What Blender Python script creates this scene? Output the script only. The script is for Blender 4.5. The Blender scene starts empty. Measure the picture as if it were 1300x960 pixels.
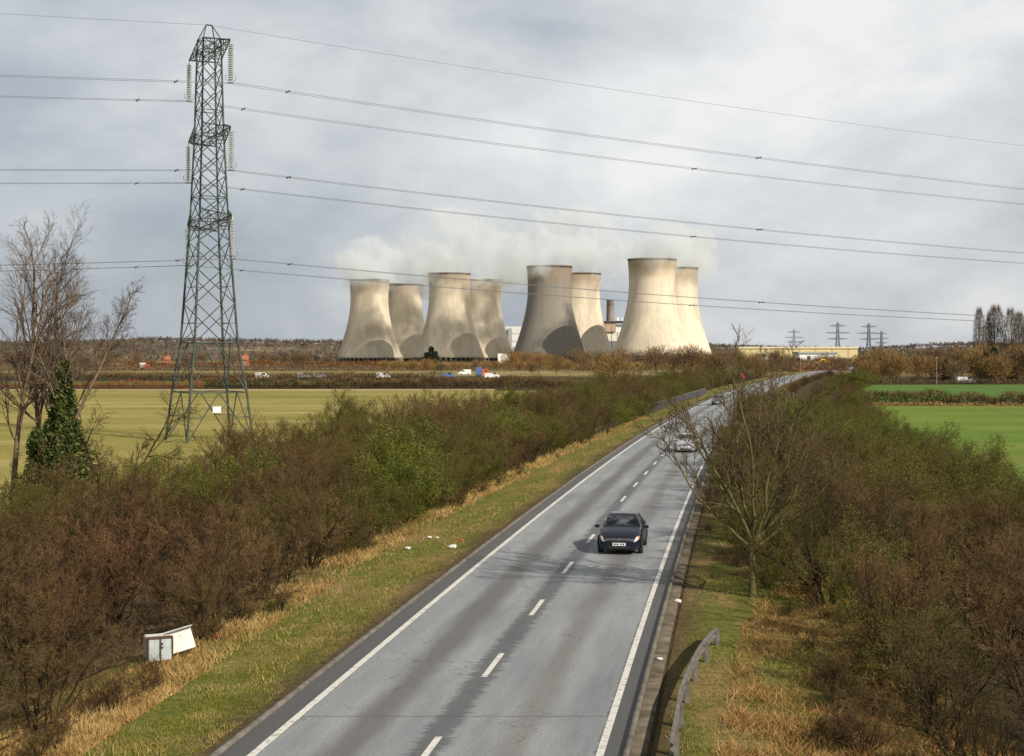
import bpy, math, random
import numpy as np
from mathutils import Vector, Matrix, noise as mnoise

R = math.radians
PI = math.pi
scene = bpy.context.scene
col = scene.collection
F, HOR, CX, H = 1957.0, 445.0, 650.0, 8.22      # focal length in photo pixels, horizon row, centre column, eye height


def at(px, py, D):                               # point at depth D seen at photo pixel (px, py)
    return Vector(((px - CX) / F * D, D, H - (py - HOR) / F * D))


def xat(px, D):
    return (px - CX) / F * D


# ------------------------------------------------------------------ lay of the land
RD = np.array([38, 68, 103.1, 118.3, 138.7, 173, 196, 251, 298, 374, 459.5, 574])
RX = np.array([-.75, 3.5, 9.05, 11.4, 14.7, 20.9, 25.2, 35.7, 44.7, 62.1, 83.5, 114.5])
PC = np.polyfit(RD, RX, 3)


def road_x(D):
    D = np.asarray(D, dtype=float)
    lo = np.polyval(PC, 40.) + (D - 40.) * np.polyval(np.polyder(PC), 40.)
    hi = np.polyval(PC, 580.) + (D - 580.) * np.polyval(np.polyder(PC), 580.)
    mid = np.polyval(PC, np.clip(D, 40, 580))
    return np.where(D < 40, lo, np.where(D > 580, hi, mid))


def rx(D):
    return float(road_x(D))


ZD_D = [-1e4, 620, 1000, 1680, 2200, 2600, 4000, 40000]
ZD_Z = [0, 0, -2.6, -5.3, -8.5, -9, -9, -60]


def gz(D, d):                                    # ground height at depth D, d metres right of the road centre
    D = np.asarray(D, float)
    a = np.abs(np.asarray(d, float))
    fade = np.interp(D, [500, 900], [1, 0])
    z = np.interp(D, ZD_D, ZD_Z) - np.interp(a, [5.5, 9, 16, 20], [0, -.0 + .12, .85, 1.0]) * fade
    return z


def ground(X, D):
    return float(gz(D, X - rx(D)))


def P(X, D, dz=0.0):
    return Vector((X, D, ground(X, D) + dz))


# ------------------------------------------------------------------ tagging helpers
def tag(o, label=None, cat=None, group=None, kind=None):
    if label: o['label'] = label
    if cat: o['category'] = cat
    if group: o['group'] = group
    if kind: o['kind'] = kind
    return o


def empty(name, loc=(0, 0, 0), rz=0.0):
    o = bpy.data.objects.new(name, None)
    o.location = loc
    o.rotation_euler = (0, 0, rz)
    o.empty_display_size = .2
    col.objects.link(o)
    return o


def copy_tree(o, parent=None):
    c = o.copy()
    col.objects.link(c)
    c.parent = parent
    for ch in list(o.children):
        copy_tree(ch, c)
    return c


def link(name, me, mat=None, parent=None):
    o = bpy.data.objects.new(name, me)
    if mat is not None and len(me.materials) == 0:
        me.materials.append(mat)
    col.objects.link(o)
    if parent is not None:
        o.parent = parent
    return o


def mesh_np(name, V, Q=None, T=None, smooth=False, tip=None, uv=None):
    me = bpy.data.meshes.new(name)
    V = np.asarray(V, np.float32).reshape(-1, 3)
    me.vertices.add(len(V))
    me.vertices.foreach_set('co', V.ravel())
    loops, starts, n = [], [], 0
    if Q is not None and len(Q):
        Q = np.asarray(Q, np.int32).reshape(-1, 4)
        loops.append(Q.ravel()); starts.append(np.arange(len(Q)) * 4); n = len(Q) * 4
    if T is not None and len(T):
        T = np.asarray(T, np.int32).reshape(-1, 3)
        loops.append(T.ravel()); starts.append(np.arange(len(T)) * 3 + n)
    L = np.concatenate(loops); S = np.concatenate(starts)
    me.loops.add(len(L)); me.loops.foreach_set('vertex_index', L.astype(np.int32))
    me.polygons.add(len(S)); me.polygons.foreach_set('loop_start', S.astype(np.int32))
    if tip is not None:
        a = me.attributes.new('tip', 'FLOAT', 'POINT')
        a.data.foreach_set('value', np.asarray(tip, np.float32))
    if uv is not None:
        l = me.uv_layers.new(name='UVMap')
        l.data.foreach_set('uv', np.asarray(uv, np.float32)[L].ravel())
    me.update(calc_edges=True)
    me.validate()
    if smooth:
        me.polygons.foreach_set('use_smooth', np.ones(len(S), dtype=bool))
    return me


# ------------------------------------------------------------------ materials
def new_mat(name):
    m = bpy.data.materials.new(name)
    m.use_nodes = True
    nt = m.node_tree
    b = nt.nodes['Principled BSDF']
    return m, nt, b


def N(nt, t, **kw):
    n = nt.nodes.new(t)
    for k, v in kw.items():
        setattr(n, k, v)
    return n


def ramp(nt, fac, stops, interp='LINEAR'):
    r = N(nt, 'ShaderNodeValToRGB')
    r.color_ramp.interpolation = interp
    el = r.color_ramp.elements
    el[0].position, el[0].color = stops[0][0], (*stops[0][1], 1)
    el[1].position, el[1].color = stops[1][0], (*stops[1][1], 1)
    for p, c in stops[2:]:
        e = el.new(p); e.color = (*c, 1)
    nt.links.new(fac, r.inputs[0])
    return r.outputs[0]


def math_n(nt, op, a, b=None, c=None, clamp=False):
    n = N(nt, 'ShaderNodeMath', operation=op, use_clamp=clamp)
    for i, x in enumerate((a, b, c)):
        if x is None: continue
        if isinstance(x, (int, float)): n.inputs[i].default_value = x
        else: nt.links.new(x, n.inputs[i])
    return n.outputs[0]


def mixc(nt, fac, a, b, mode='MIX'):
    n = N(nt, 'ShaderNodeMix', data_type='RGBA', blend_type=mode)
    for i, x in ((0, fac), (6, a), (7, b)):
        if isinstance(x, (int, float)): n.inputs[i].default_value = x
        elif isinstance(x, tuple): n.inputs[i].default_value = (*x, 1)
        else: nt.links.new(x, n.inputs[i])
    return n.outputs[2]


def noise_n(nt, vec, scale, detail=4, rough=.55, dist=0.0):
    n = N(nt, 'ShaderNodeTexNoise')
    n.inputs['Scale'].default_value = scale
    n.inputs['Detail'].default_value = detail
    n.inputs['Roughness'].default_value = rough
    n.inputs['Distortion'].default_value = dist
    if vec is not None: nt.links.new(vec, n.inputs['Vector'])
    return n.outputs[0]


def mapping(nt, vec, scale=(1, 1, 1), loc=(0, 0, 0), rot=(0, 0, 0)):
    n = N(nt, 'ShaderNodeMapping')
    n.inputs['Scale'].default_value = scale
    n.inputs['Location'].default_value = loc
    n.inputs['Rotation'].default_value = rot
    nt.links.new(vec, n.inputs['Vector'])
    return n.outputs[0]


def pos(nt):
    return N(nt, 'ShaderNodeNewGeometry').outputs['Position']


def bump(nt, b, h, strength=.3, dist=.1):
    n = N(nt, 'ShaderNodeBump')
    n.inputs['Strength'].default_value = strength
    n.inputs['Distance'].default_value = dist
    nt.links.new(h, n.inputs['Height'])
    nt.links.new(n.outputs[0], b.inputs['Normal'])


def noise_mat(name, stops, scale=1.0, stretch=(1, 1, 1), rough=.9, detail=5, bmp=0, spec=.2, metal=0, rand=0.0, objspace=False):
    m, nt, b = new_mat(name)
    v = N(nt, 'ShaderNodeTexCoord').outputs['Object'] if objspace else pos(nt)
    if stretch != (1, 1, 1): v = mapping(nt, v, stretch)
    f = noise_n(nt, v, scale, detail, .62)
    c = ramp(nt, f, stops)
    if rand:
        oi = N(nt, 'ShaderNodeObjectInfo')
        hs = N(nt, 'ShaderNodeHueSaturation')
        nt.links.new(c, hs.inputs['Color'])
        nt.links.new(math_n(nt, 'MULTIPLY_ADD', oi.outputs['Random'], rand * 2, 1 - rand), hs.inputs['Value'])
        c = hs.outputs[0]
    nt.links.new(c, b.inputs['Base Color'])
    b.inputs['Roughness'].default_value = rough
    b.inputs['Specular IOR Level'].default_value = spec
    b.inputs['Metallic'].default_value = metal
    if bmp: bump(nt, b, f, .6, bmp)
    return m


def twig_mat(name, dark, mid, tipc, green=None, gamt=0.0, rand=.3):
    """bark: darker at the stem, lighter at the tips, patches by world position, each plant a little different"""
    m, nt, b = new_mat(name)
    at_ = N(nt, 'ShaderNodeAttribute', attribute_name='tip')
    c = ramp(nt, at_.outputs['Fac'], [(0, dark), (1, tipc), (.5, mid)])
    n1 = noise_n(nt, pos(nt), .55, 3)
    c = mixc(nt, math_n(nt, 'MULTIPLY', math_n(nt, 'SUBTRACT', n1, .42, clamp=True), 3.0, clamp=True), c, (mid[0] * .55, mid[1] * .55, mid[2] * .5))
    if green:
        n2 = noise_n(nt, mapping(nt, pos(nt), loc=(31, 7, 3)), .5, 4)
        f = math_n(nt, 'MULTIPLY', math_n(nt, 'SUBTRACT', n2, .5 - gamt * .25, clamp=True), 5.0 * gamt, clamp=True)
        c = mixc(nt, f, c, green)
    oi = N(nt, 'ShaderNodeObjectInfo')
    hs = N(nt, 'ShaderNodeHueSaturation')
    nt.links.new(c, hs.inputs['Color'])
    nt.links.new(math_n(nt, 'MULTIPLY_ADD', oi.outputs['Random'], 2 * rand, 1 - rand), hs.inputs['Value'])
    nt.links.new(math_n(nt, 'MULTIPLY_ADD', oi.outputs['Random'], -.03, .519), hs.inputs['Hue'])
    hs.inputs['Saturation'].default_value = 1.08
    nt.links.new(hs.outputs[0], b.inputs['Base Color'])
    b.inputs['Roughness'].default_value = .85
    b.inputs['Specular IOR Level'].default_value = .25
    return m


def leaf_mat(name, a, c_, rand=.25, trans=.25):
    m, nt, b = new_mat(name)
    f = noise_n(nt, pos(nt), 2.3, 3)
    c = ramp(nt, f, [(.3, a), (.7, c_)])
    oi = N(nt, 'ShaderNodeObjectInfo')
    hs = N(nt, 'ShaderNodeHueSaturation')
    nt.links.new(c, hs.inputs['Color'])
    nt.links.new(math_n(nt, 'MULTIPLY_ADD', oi.outputs['Random'], 2 * rand, 1 - rand), hs.inputs['Value'])
    nt.links.new(hs.outputs[0], b.inputs['Base Color'])
    b.inputs['Roughness'].default_value = .6
    b.inputs['Specular IOR Level'].default_value = .3
    return m


def flat_mat(name, c, rough=.6, metal=0, spec=.4, var=.12, scale=3.0, coat=0):
    m, nt, b = new_mat(name)
    f = noise_n(nt, N(nt, 'ShaderNodeTexCoord').outputs['Object'], scale, 4)
    k = lambda s: tuple(min(1, x * s) for x in c)
    nt.links.new(ramp(nt, f, [(.3, k(1 - var)), (.7, k(1 + var))]), b.inputs['Base Color'])
    b.inputs['Roughness'].default_value = rough
    b.inputs['Metallic'].default_value = metal
    b.inputs['Specular IOR Level'].default_value = spec
    b.inputs['Coat Weight'].default_value = coat
    b.inputs['Coat Roughness'].default_value = .08
    return m


M = {}
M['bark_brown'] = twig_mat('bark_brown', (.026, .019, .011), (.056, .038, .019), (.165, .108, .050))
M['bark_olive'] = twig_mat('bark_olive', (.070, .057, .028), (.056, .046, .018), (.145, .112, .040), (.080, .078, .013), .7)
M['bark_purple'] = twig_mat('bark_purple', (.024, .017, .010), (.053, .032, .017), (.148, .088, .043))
M['bark_lichen'] = twig_mat('bark_lichen', (.145, .122, .056), (.105, .083, .040), (.115, .085, .048), rand=.1)
M['bark_poplar'] = twig_mat('bark_poplar', (.085, .060, .042), (.125, .086, .055), (.165, .112, .070), rand=.15)
M['undergrowth'] = noise_mat('undergrowth', [(.3, (.075, .045, .022)), (.7, (.17, .105, .05))], 1.2, rough=.9)
M['bark_tall'] = twig_mat('bark_tall', (.23, .17, .115), (.175, .13, .092), (.15, .112, .084), rand=.12)
M['bark_red'] = twig_mat('bark_red', (.12, .05, .025), (.20, .075, .035), (.25, .10, .045))
M['bark_far'] = twig_mat('bark_far', (.10, .074, .052), (.15, .105, .066), (.185, .125, .075), rand=.25)
M['bark_orange'] = twig_mat('bark_orange', (.13, .085, .04), (.21, .135, .06), (.25, .16, .07), rand=.15)
M['leaf_green'] = leaf_mat('leaf_green', (.062, .074, .007), (.140, .150, .014))
M['leaf_olive'] = leaf_mat('leaf_olive', (.064, .062, .010), (.125, .112, .020))
M['ivy'] = leaf_mat('ivy', (.016, .034, .008), (.095, .115, .018), .1)
M['conifer'] = leaf_mat('conifer', (.012, .026, .014), (.028, .048, .024), .15)
M['grass_green'] = noise_mat('grass_green', [(.30, (.085, .105, .014)), (.48, (.175, .170, .030)), (.62, (.30, .235, .085))], .6, rough=.8)
M['grass_dry'] = noise_mat('grass_dry', [(.28, (.22, .125, .042)), (.5, (.40, .25, .092)), (.72, (.52, .38, .165))], .8, rough=.85)
M['bracken'] = noise_mat('bracken', [(.28, (.16, .085, .030)), (.5, (.35, .195, .068)), (.72, (.47, .32, .14))], 1.1, rough=.9)
M['steel'] = flat_mat('galvanised_steel', (.070, .085, .072), .6, .1, .3, .45, 1.2)
M['steel_hazed'] = flat_mat('far_steel', (.17, .19, .215), .7, 0, .3, .1, .1)  # aerial haze mixed into the colour, paler and bluer than near steel
M['wire'] = flat_mat('conductor', (.16, .17, .19), .6, .3, .3, .1)
M['glass_ins'] = flat_mat('insulator_glass', (.50, .52, .50), .35, 0, .5, .3)
M['wood'] = noise_mat('weathered_wood', [(.3, (.16, .12, .085)), (.7, (.33, .27, .20))], 6, (1, 1, .3), .9)
M['rail_steel'] = noise_mat('rail_steel', [(.3, (.085, .078, .068)), (.7, (.19, .175, .155))], 4, rough=.7, metal=.1, spec=.4)
M['white'] = flat_mat('white_paint', (.78, .78, .77), .5)
M['red'] = flat_mat('red_paint', (.62, .045, .04), .5)
M['orange_red'] = flat_mat('orange_red', (.55, .13, .06), .6)
M['yellow'] = flat_mat('machine_yellow', (.72, .40, .03), .5)
M['black'] = flat_mat('black_rubber', (.022, .022, .023), .75)
M['dark'] = flat_mat('dark_grey', (.06, .06, .065), .6)
M['grey'] = flat_mat('mid_grey', (.33, .34, .35), .6)
M['blue'] = flat_mat('blue_paint', (.09, .16, .33), .5)

# ------------------------------------------------------------------ world, sun, camera
SUN_AZ = Vector((.69, -.72, 0)).normalized()
EL = R(34)
SUN = Vector((SUN_AZ.x * math.cos(EL), SUN_AZ.y * math.cos(EL), math.sin(EL)))
world = bpy.data.worlds.new('World')
scene.world = world
world.use_nodes = True
nt = world.node_tree
bg = nt.nodes['Background']
sky = N(nt, 'ShaderNodeTexSky', sky_type='NISHITA')
sky.sun_disc = False
sky.sun_elevation = EL
sky.sun_rotation = math.atan2(SUN_AZ.x, SUN_AZ.y)
sky.air_density = 1.0
sky.dust_density = 1.5
gen = N(nt, 'ShaderNodeTexCoord').outputs['Generated']
sep = N(nt, 'ShaderNodeSeparateXYZ'); nt.links.new(gen, sep.inputs[0])
# project the view direction on a cloud deck so that the clouds flatten towards the horizon
zc = math_n(nt, 'MAXIMUM', math_n(nt, 'ADD', sep.outputs[2], .30), .08)
comb = N(nt, 'ShaderNodeCombineXYZ')
nt.links.new(math_n(nt, 'DIVIDE', sep.outputs[0], zc), comb.inputs[0])
nt.links.new(math_n(nt, 'DIVIDE', sep.outputs[1], zc), comb.inputs[1])
deck = comb.outputs[0]
puff = mapping(nt, gen, (1, 1, 1.9), (1.7, .35, .2))
big = noise_n(nt, mapping(nt, gen, (1, 1, 1.7), (3.1, .9, .5)), 3.0, 5, .5, .3)
fine = noise_n(nt, puff, 6.5, 7, .56, .25)
clouds = math_n(nt, 'ADD', math_n(nt, 'MULTIPLY', big, .46), math_n(nt, 'MULTIPLY', fine, .54))
clouds = math_n(nt, 'MULTIPLY_ADD', math_n(nt, 'SUBTRACT', clouds, .5), 2.3, .48)
# slate low on the left, bright broken cloud to the right and upwards
grad = math_n(nt, 'ADD', math_n(nt, 'MULTIPLY', sep.outputs[0], .28), math_n(nt, 'MULTIPLY', math_n(nt, 'MINIMUM', sep.outputs[2], .25), 1.15))
val = math_n(nt, 'ADD', clouds, math_n(nt, 'SUBTRACT', grad, .02))
cc = ramp(nt, val, [(.14, (.385, .425, .485)), (.96, (.93, .93, .925)), (.34, (.475, .515, .57)), (.54, (.615, .64, .67)), (.74, (.765, .778, .795))])
zenith_dim = N(nt, 'ShaderNodeMapRange', interpolation_type='SMOOTHSTEP')  # added dimming of the unseen upper sky, cuts ambient light for deeper contrast
nt.links.new(sep.outputs[2], zenith_dim.inputs[0])
zenith_dim.inputs[1].default_value = .24; zenith_dim.inputs[2].default_value = .60; zenith_dim.inputs[3].default_value = 1.0; zenith_dim.inputs[4].default_value = .42
hv_ = N(nt, 'ShaderNodeVectorMath', operation='SCALE'); nt.links.new(cc, hv_.inputs[0]); nt.links.new(zenith_dim.outputs[0], hv_.inputs[3])
cc = hv_.outputs[0]
skyc = N(nt, 'ShaderNodeVectorMath', operation='SCALE'); skyc.inputs[3].default_value = .10
nt.links.new(sky.outputs[0], skyc.inputs[0])
nt.links.new(mixc(nt, .90, skyc.outputs[0], cc), bg.inputs['Color'])
bg.inputs['Strength'].default_value = 1.0

sl = bpy.data.lights.new('sun', 'SUN')
sl.energy = 5.0
sl.angle = R(.4)
sl.color = (1.0, .91, .77)
so = bpy.data.objects.new('sun', sl)
so.rotation_euler = SUN.to_track_quat('Z', 'Y').to_euler()
so.location = (60, -40, 80)
col.objects.link(so)

cam = bpy.data.cameras.new('camera')
cam.sensor_width = 36
cam.lens = F / 1300 * 36
cam.shift_y = -35 / 1300
cam.clip_start = .5
cam.clip_end = 60000
co = bpy.data.objects.new('camera', cam)
co.location = (0, 0, H)
co.rotation_euler = (R(90), 0, 0)
col.objects.link(co)
scene.camera = co
scene.view_settings.view_transform = 'Standard'
scene.view_settings.look = 'None'
scene.view_settings.exposure = 0
scene.render.engine = 'CYCLES'
cy = scene.cycles
cy.max_bounces = 12
cy.diffuse_bounces = 3
cy.glossy_bounces = 2
cy.transmission_bounces = 2
cy.transparent_max_bounces = 8
cy.volume_bounces = 12
cy.volume_step_rate = 1.5
cy.use_denoising = True
cy.denoiser = 'OPENIMAGEDENOISE'
cy.denoising_prefilter = 'ACCURATE'
cy.use_adaptive_sampling = True
cy.adaptive_threshold = .012

# ------------------------------------------------------------------ ground, verges, road
def sheet(name, Ds, lat, dz, mat, kind='structure', uv=False, smooth=True):
    """a strip of ground: Ds depths, lat(D) -> offsets from the road centre"""
    V, UV = [], []
    for D in Ds:
        ds = np.asarray(lat(D), float)
        x = rx(D) + ds
        z = gz(D, ds) + dz
        for a, b_, c in zip(x, z, ds):
            V.append((a, D, b_)); UV.append((c, D))
    m = len(np.asarray(lat(Ds[0])))
    n = len(Ds)
    I = np.arange(n * m).reshape(n, m)
    Q = np.stack([I[:-1, :-1], I[:-1, 1:], I[1:, 1:], I[1:, :-1]], -1).reshape(-1, 4)
    o = link(name, mesh_np(name, V, Q, smooth=smooth, uv=UV if uv else None), mat)
    if kind: o['kind'] = kind
    return o


DS = np.concatenate([np.arange(-60, 220, 4), np.arange(220, 640, 12), np.arange(640, 1700, 40), np.arange(1700, 4000, 150), [4600, 6000, 9000, 14000, 24000]])
LS = np.array([-14000, -6000, -3000, -1500, -800, -400, -200, -100, -60, -40, -30, -20, -16, -12.5, -9, -7, -5.5, -4.5, 0,
               4.5, 5.5, 7, 9, 12.5, 16, 20, 30, 40, 60, 100, 200, 400, 800, 1500, 3000, 6000, 14000], float)
m, nt, b = new_mat('rough_ground')
n1 = noise_n(nt, pos(nt), .035, 5)
n2 = noise_n(nt, pos(nt), 1.3, 6, .65)
near = ramp(nt, n2, [(.3, (.030, .022, .014)), (.5, (.066, .048, .026)), (.72, (.085, .082, .028))])
far = ramp(nt, noise_n(nt, mapping(nt, pos(nt), (.25, 1, 1)), .012, 5), [(.35, (.20, .135, .065)), (.5, (.28, .22, .10)), (.62, (.14, .15, .05))])
sp = N(nt, 'ShaderNodeSeparateXYZ'); nt.links.new(pos(nt), sp.inputs[0])
f = math_n(nt, 'MULTIPLY', math_n(nt, 'SUBTRACT', sp.outputs[1], 520), .02, clamp=True)
nt.links.new(mixc(nt, f, near, far), b.inputs['Base Color'])
b.inputs['Roughness'].default_value = 1
b.inputs['Specular IOR Level'].default_value = .1
bump(nt, b, n2, .8, .15)
M['rough_ground'] = m
sheet('ground', DS, lambda D: LS, 0, m)

# verges: green and straw patches, brown salt-burnt edge by the road
m, nt, b = new_mat('verge')
uvn = N(nt, 'ShaderNodeUVMap').outputs[0]
su = N(nt, 'ShaderNodeSeparateXYZ'); nt.links.new(uvn, su.inputs[0])
ad = math_n(nt, 'ABSOLUTE', su.outputs[0])
p1 = noise_n(nt, mapping(nt, uvn, (1.0, .22, 1)), .55, 5, .6)
p2 = noise_n(nt, pos(nt), 3.5, 6, .7)
gcol = ramp(nt, p2, [(.25, (.060, .070, .014)), (.5, (.13, .145, .028)), (.75, (.24, .205, .07))])
tan = ramp(nt, p2, [(.25, (.13, .085, .035)), (.75, (.36, .26, .11))])
brn = ramp(nt, p2, [(.25, (.040, .028, .018)), (.75, (.15, .10, .052))])
c = mixc(nt, math_n(nt, 'MULTIPLY', math_n(nt, 'SUBTRACT', p1, .47), 6, clamp=True), gcol, tan)
wob = math_n(nt, 'MULTIPLY', math_n(nt, 'SUBTRACT', p1, .5), 2.2)
edge = math_n(nt, 'SUBTRACT', 1.0, math_n(nt, 'MULTIPLY', math_n(nt, 'SUBTRACT', math_n(nt, 'ADD', ad, wob), 4.6), 1.1, clamp=True))
c = mixc(nt, math_n(nt, 'MULTIPLY', edge, .85), c, brn)
nt.links.new(c, b.inputs['Base Color'])
b.inputs['Roughness'].default_value = 1
b.inputs['Specular IOR Level'].default_value = .1
bump(nt, b, p2, .9, .12)
M['verge'] = m
DV = np.concatenate([np.arange(10, 220, 3), np.arange(220, 600, 10)])
sheet('verge', DV, lambda D: np.linspace(-10.5, -4.25, 8), .02, m, uv=True)
sheet('verge', DV, lambda D: np.linspace(4.55, 7.2 if D > 58 else 11.5, 8), .02, m, uv=True)

# carriageway
m, nt, b = new_mat('worn_asphalt')
uvn = N(nt, 'ShaderNodeUVMap').outputs[0]
su = N(nt, 'ShaderNodeSeparateXYZ'); nt.links.new(uvn, su.inputs[0])
u, v = su.outputs[0], su.outputs[1]
grain = noise_n(nt, pos(nt), 16, 5, .7)
patch = noise_n(nt, mapping(nt, uvn, (1, .12, 1)), .8, 5, .6)
crossl = noise_n(nt, mapping(nt, uvn, (1.2, 3.2, 1)), 1.6, 7, .72)
base = ramp(nt, patch, [(.28, (.165, .178, .19)), (.48, (.235, .248, .26)), (.72, (.315, .328, .338))])


def band(centre, width, amp):
    d = math_n(nt, 'ABSOLUTE', math_n(nt, 'SUBTRACT', u, centre))
    dd = math_n(nt, 'ADD', d, math_n(nt, 'MULTIPLY', math_n(nt, 'SUBTRACT', patch, .5), .5))
    s = N(nt, 'ShaderNodeMapRange', interpolation_type='SMOOTHSTEP')
    nt.links.new(dd, s.inputs[0])
    s.inputs[1].default_value = width * 1.5; s.inputs[2].default_value = width * .25
    s.inputs[3].default_value = 0; s.inputs[4].default_value = amp
    return s.outputs[0]


c = base
c = mixc(nt, band(-1.75, .50, .80), c, (.105, .098, .090))      # oily middle of each lane
c = mixc(nt, band(1.70, .42, .55), c, (.125, .112, .095))
jag = math_n(nt, 'MULTIPLY', math_n(nt, 'SUBTRACT', crossl, .50), 1.15)
dc = math_n(nt, 'ADD', math_n(nt, 'ABSOLUTE', math_n(nt, 'ADD', u, .05)), jag)
s = N(nt, 'ShaderNodeMapRange', interpolation_type='SMOOTHSTEP'); nt.links.new(dc, s.inputs[0])
s.inputs[1].default_value = .46; s.inputs[2].default_value = .20; s.inputs[3].default_value = 0; s.inputs[4].default_value = .74
c = mixc(nt, s.outputs[0], c, (.060, .062, .064))               # dressing worn away along the centre line
de = math_n(nt, 'ADD', math_n(nt, 'SUBTRACT', math_n(nt, 'ABSOLUTE', u), 3.42), math_n(nt, 'MULTIPLY', jag, .35))
s = N(nt, 'ShaderNodeMapRange', interpolation_type='SMOOTHSTEP'); nt.links.new(de, s.inputs[0])
s.inputs[1].default_value = -.06; s.inputs[2].default_value = .06; s.inputs[3].default_value = 0; s.inputs[4].default_value = .85
c = mixc(nt, s.outputs[0], c, (.060, .056, .052))               # dark gutter strip outside the edge lines
vor = N(nt, 'ShaderNodeTexVoronoi', feature='DISTANCE_TO_EDGE')
wn = N(nt, 'ShaderNodeTexNoise'); wn.inputs['Scale'].default_value = .9; wn.inputs['Detail'].default_value = 5; nt.links.new(uvn, wn.inputs['Vector'])
wa = N(nt, 'ShaderNodeVectorMath', operation='ADD'); nt.links.new(mapping(nt, uvn, (.22, .10, 1)), wa.inputs[0]); nt.links.new(wn.outputs['Color'], wa.inputs[1])
nt.links.new(wa.outputs[0], vor.inputs['Vector']); vor.inputs['Scale'].default_value = 1.0
crack = math_n(nt, 'MULTIPLY', math_n(nt, 'LESS_THAN', vor.outputs['Distance'], .006), math_n(nt, 'GREATER_THAN', patch, .50))
c = mixc(nt, math_n(nt, 'MULTIPLY', crack, .55), c, (.06, .06, .06))
joint = math_n(nt, 'LESS_THAN', math_n(nt, 'ABSOLUTE', math_n(nt, 'SUBTRACT', math_n(nt, 'FRACT', math_n(nt, 'DIVIDE', math_n(nt, 'ADD', v, math_n(nt, 'MULTIPLY', crossl, .25)), 23.0)), .5)), .0022)
c = mixc(nt, math_n(nt, 'MULTIPLY', joint, .5), c, (.07, .07, .07))
blot = noise_n(nt, mapping(nt, uvn, (1, .35, 1), (3, 9, 0)), 1.9, 6, .7)
c = mixc(nt, math_n(nt, 'MULTIPLY', math_n(nt, 'SUBTRACT', blot, .58), 2.2, clamp=True), c, (.13, .13, .13))
c = mixc(nt, .75, c, ramp(nt, grain, [(.25, (.26, .26, .26)), (.75, (.80, .80, .80))]), 'OVERLAY')
nt.links.new(c, b.inputs['Base Color'])
b.inputs['Roughness'].default_value = .62
b.inputs['Specular IOR Level'].default_value = .35
bump(nt, b, grain, .25, .02)
DRD = np.concatenate([np.arange(-60, 220, 4), np.arange(220, 660, 8)])
sheet('road', DRD, lambda D: np.array([-4.15, -3.5, -2, -1, 0, 1, 2, 3.5, 3.98]), .06, m, uv=True)

# painted lines with worn spots
m, nt, b = new_mat('road_paint')
w = noise_n(nt, pos(nt), 5, 6, .7)
nt.links.new(ramp(nt, w, [(.34, (.24, .235, .22)), (.47, (.68, .66, .60))]), b.inputs['Base Color'])
b.inputs['Roughness'].default_value = .6
M['paint'] = m
sheet('edge_line', DRD, lambda D: np.array([-3.58, -3.40]), .068, m)
sheet('edge_line', DRD, lambda D: np.array([3.44, 3.60]), .068, m)
V, Q = [], []
D0 = 40.4 - 9 * 8
while D0 < 600:
    for D in (D0 - 1.5, D0 - .5, D0 + .5, D0 + 1.5):
        for s_ in (-.075, .075):
            V.append((rx(D) + s_, D, float(gz(D, 0)) + .068))
    i = len(V) - 8
    Q += [(i + 2 * k, i + 2 * k + 1, i + 2 * k + 3, i + 2 * k + 2) for k in range(3)]
    D0 += 8.95
o = link('centre_line', mesh_np('centre_line', V, Q), m); o['kind'] = 'structure'

# kerb on the right: raised edge course and a paved margin behind it
kerb_m = noise_mat('kerb_concrete', [(.3, (.085, .078, .068)), (.7, (.22, .20, .17))], 2.5, rough=.95, bmp=.02)


def strip_profile(name, Ds, prof, mat):
    V = []
    for D in Ds:
        for d, z in prof:
            V.append((rx(D) + d, D, float(gz(D, 0)) + z))
    n, k = len(Ds), len(prof)
    I = np.arange(n * k).reshape(n, k)
    Q = np.stack([I[:-1, :-1], I[:-1, 1:], I[1:, 1:], I[1:, :-1]], -1).reshape(-1, 4)
    o = link(name, mesh_np(name, V, Q), mat); o['kind'] = 'structure'
    return o


strip_profile('kerb', DRD, [(3.98, .0), (3.985, .15), (4.11, .16), (4.115, .0)], kerb_m)
strip_profile('kerb_margin', DRD, [(4.115, .07), (4.44, .075), (4.46, -.05)],
              noise_mat('margin_concrete', [(.35, (.075, .058, .038)), (.7, (.20, .17, .13))], 1.5, rough=.95, bmp=.02))
strip_profile('kerb', DRD, [(-4.17, .0), (-4.165, .12), (-4.30, .13), (-4.31, -.05)], kerb_m)

# fields
def field(name, label, xr, Dn, dz, mat, nx=14, ny=30):
    """xr(D) -> (x0, x1) in metres"""
    V = []
    Ds = np.linspace(Dn[0], Dn[1], ny)
    for D in Ds:
        x0, x1 = xr(D)
        for x in np.linspace(x0, x1, nx):
            V.append((x, D, ground(x, D) + dz))
    I = np.arange(nx * ny).reshape(ny, nx)
    Q = np.stack([I[:-1, :-1], I[:-1, 1:], I[1:, 1:], I[1:, :-1]], -1).reshape(-1, 4)
    o = link(name, mesh_np(name, V, Q, smooth=True), mat)
    o['kind'] = 'structure'
    return o


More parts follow.
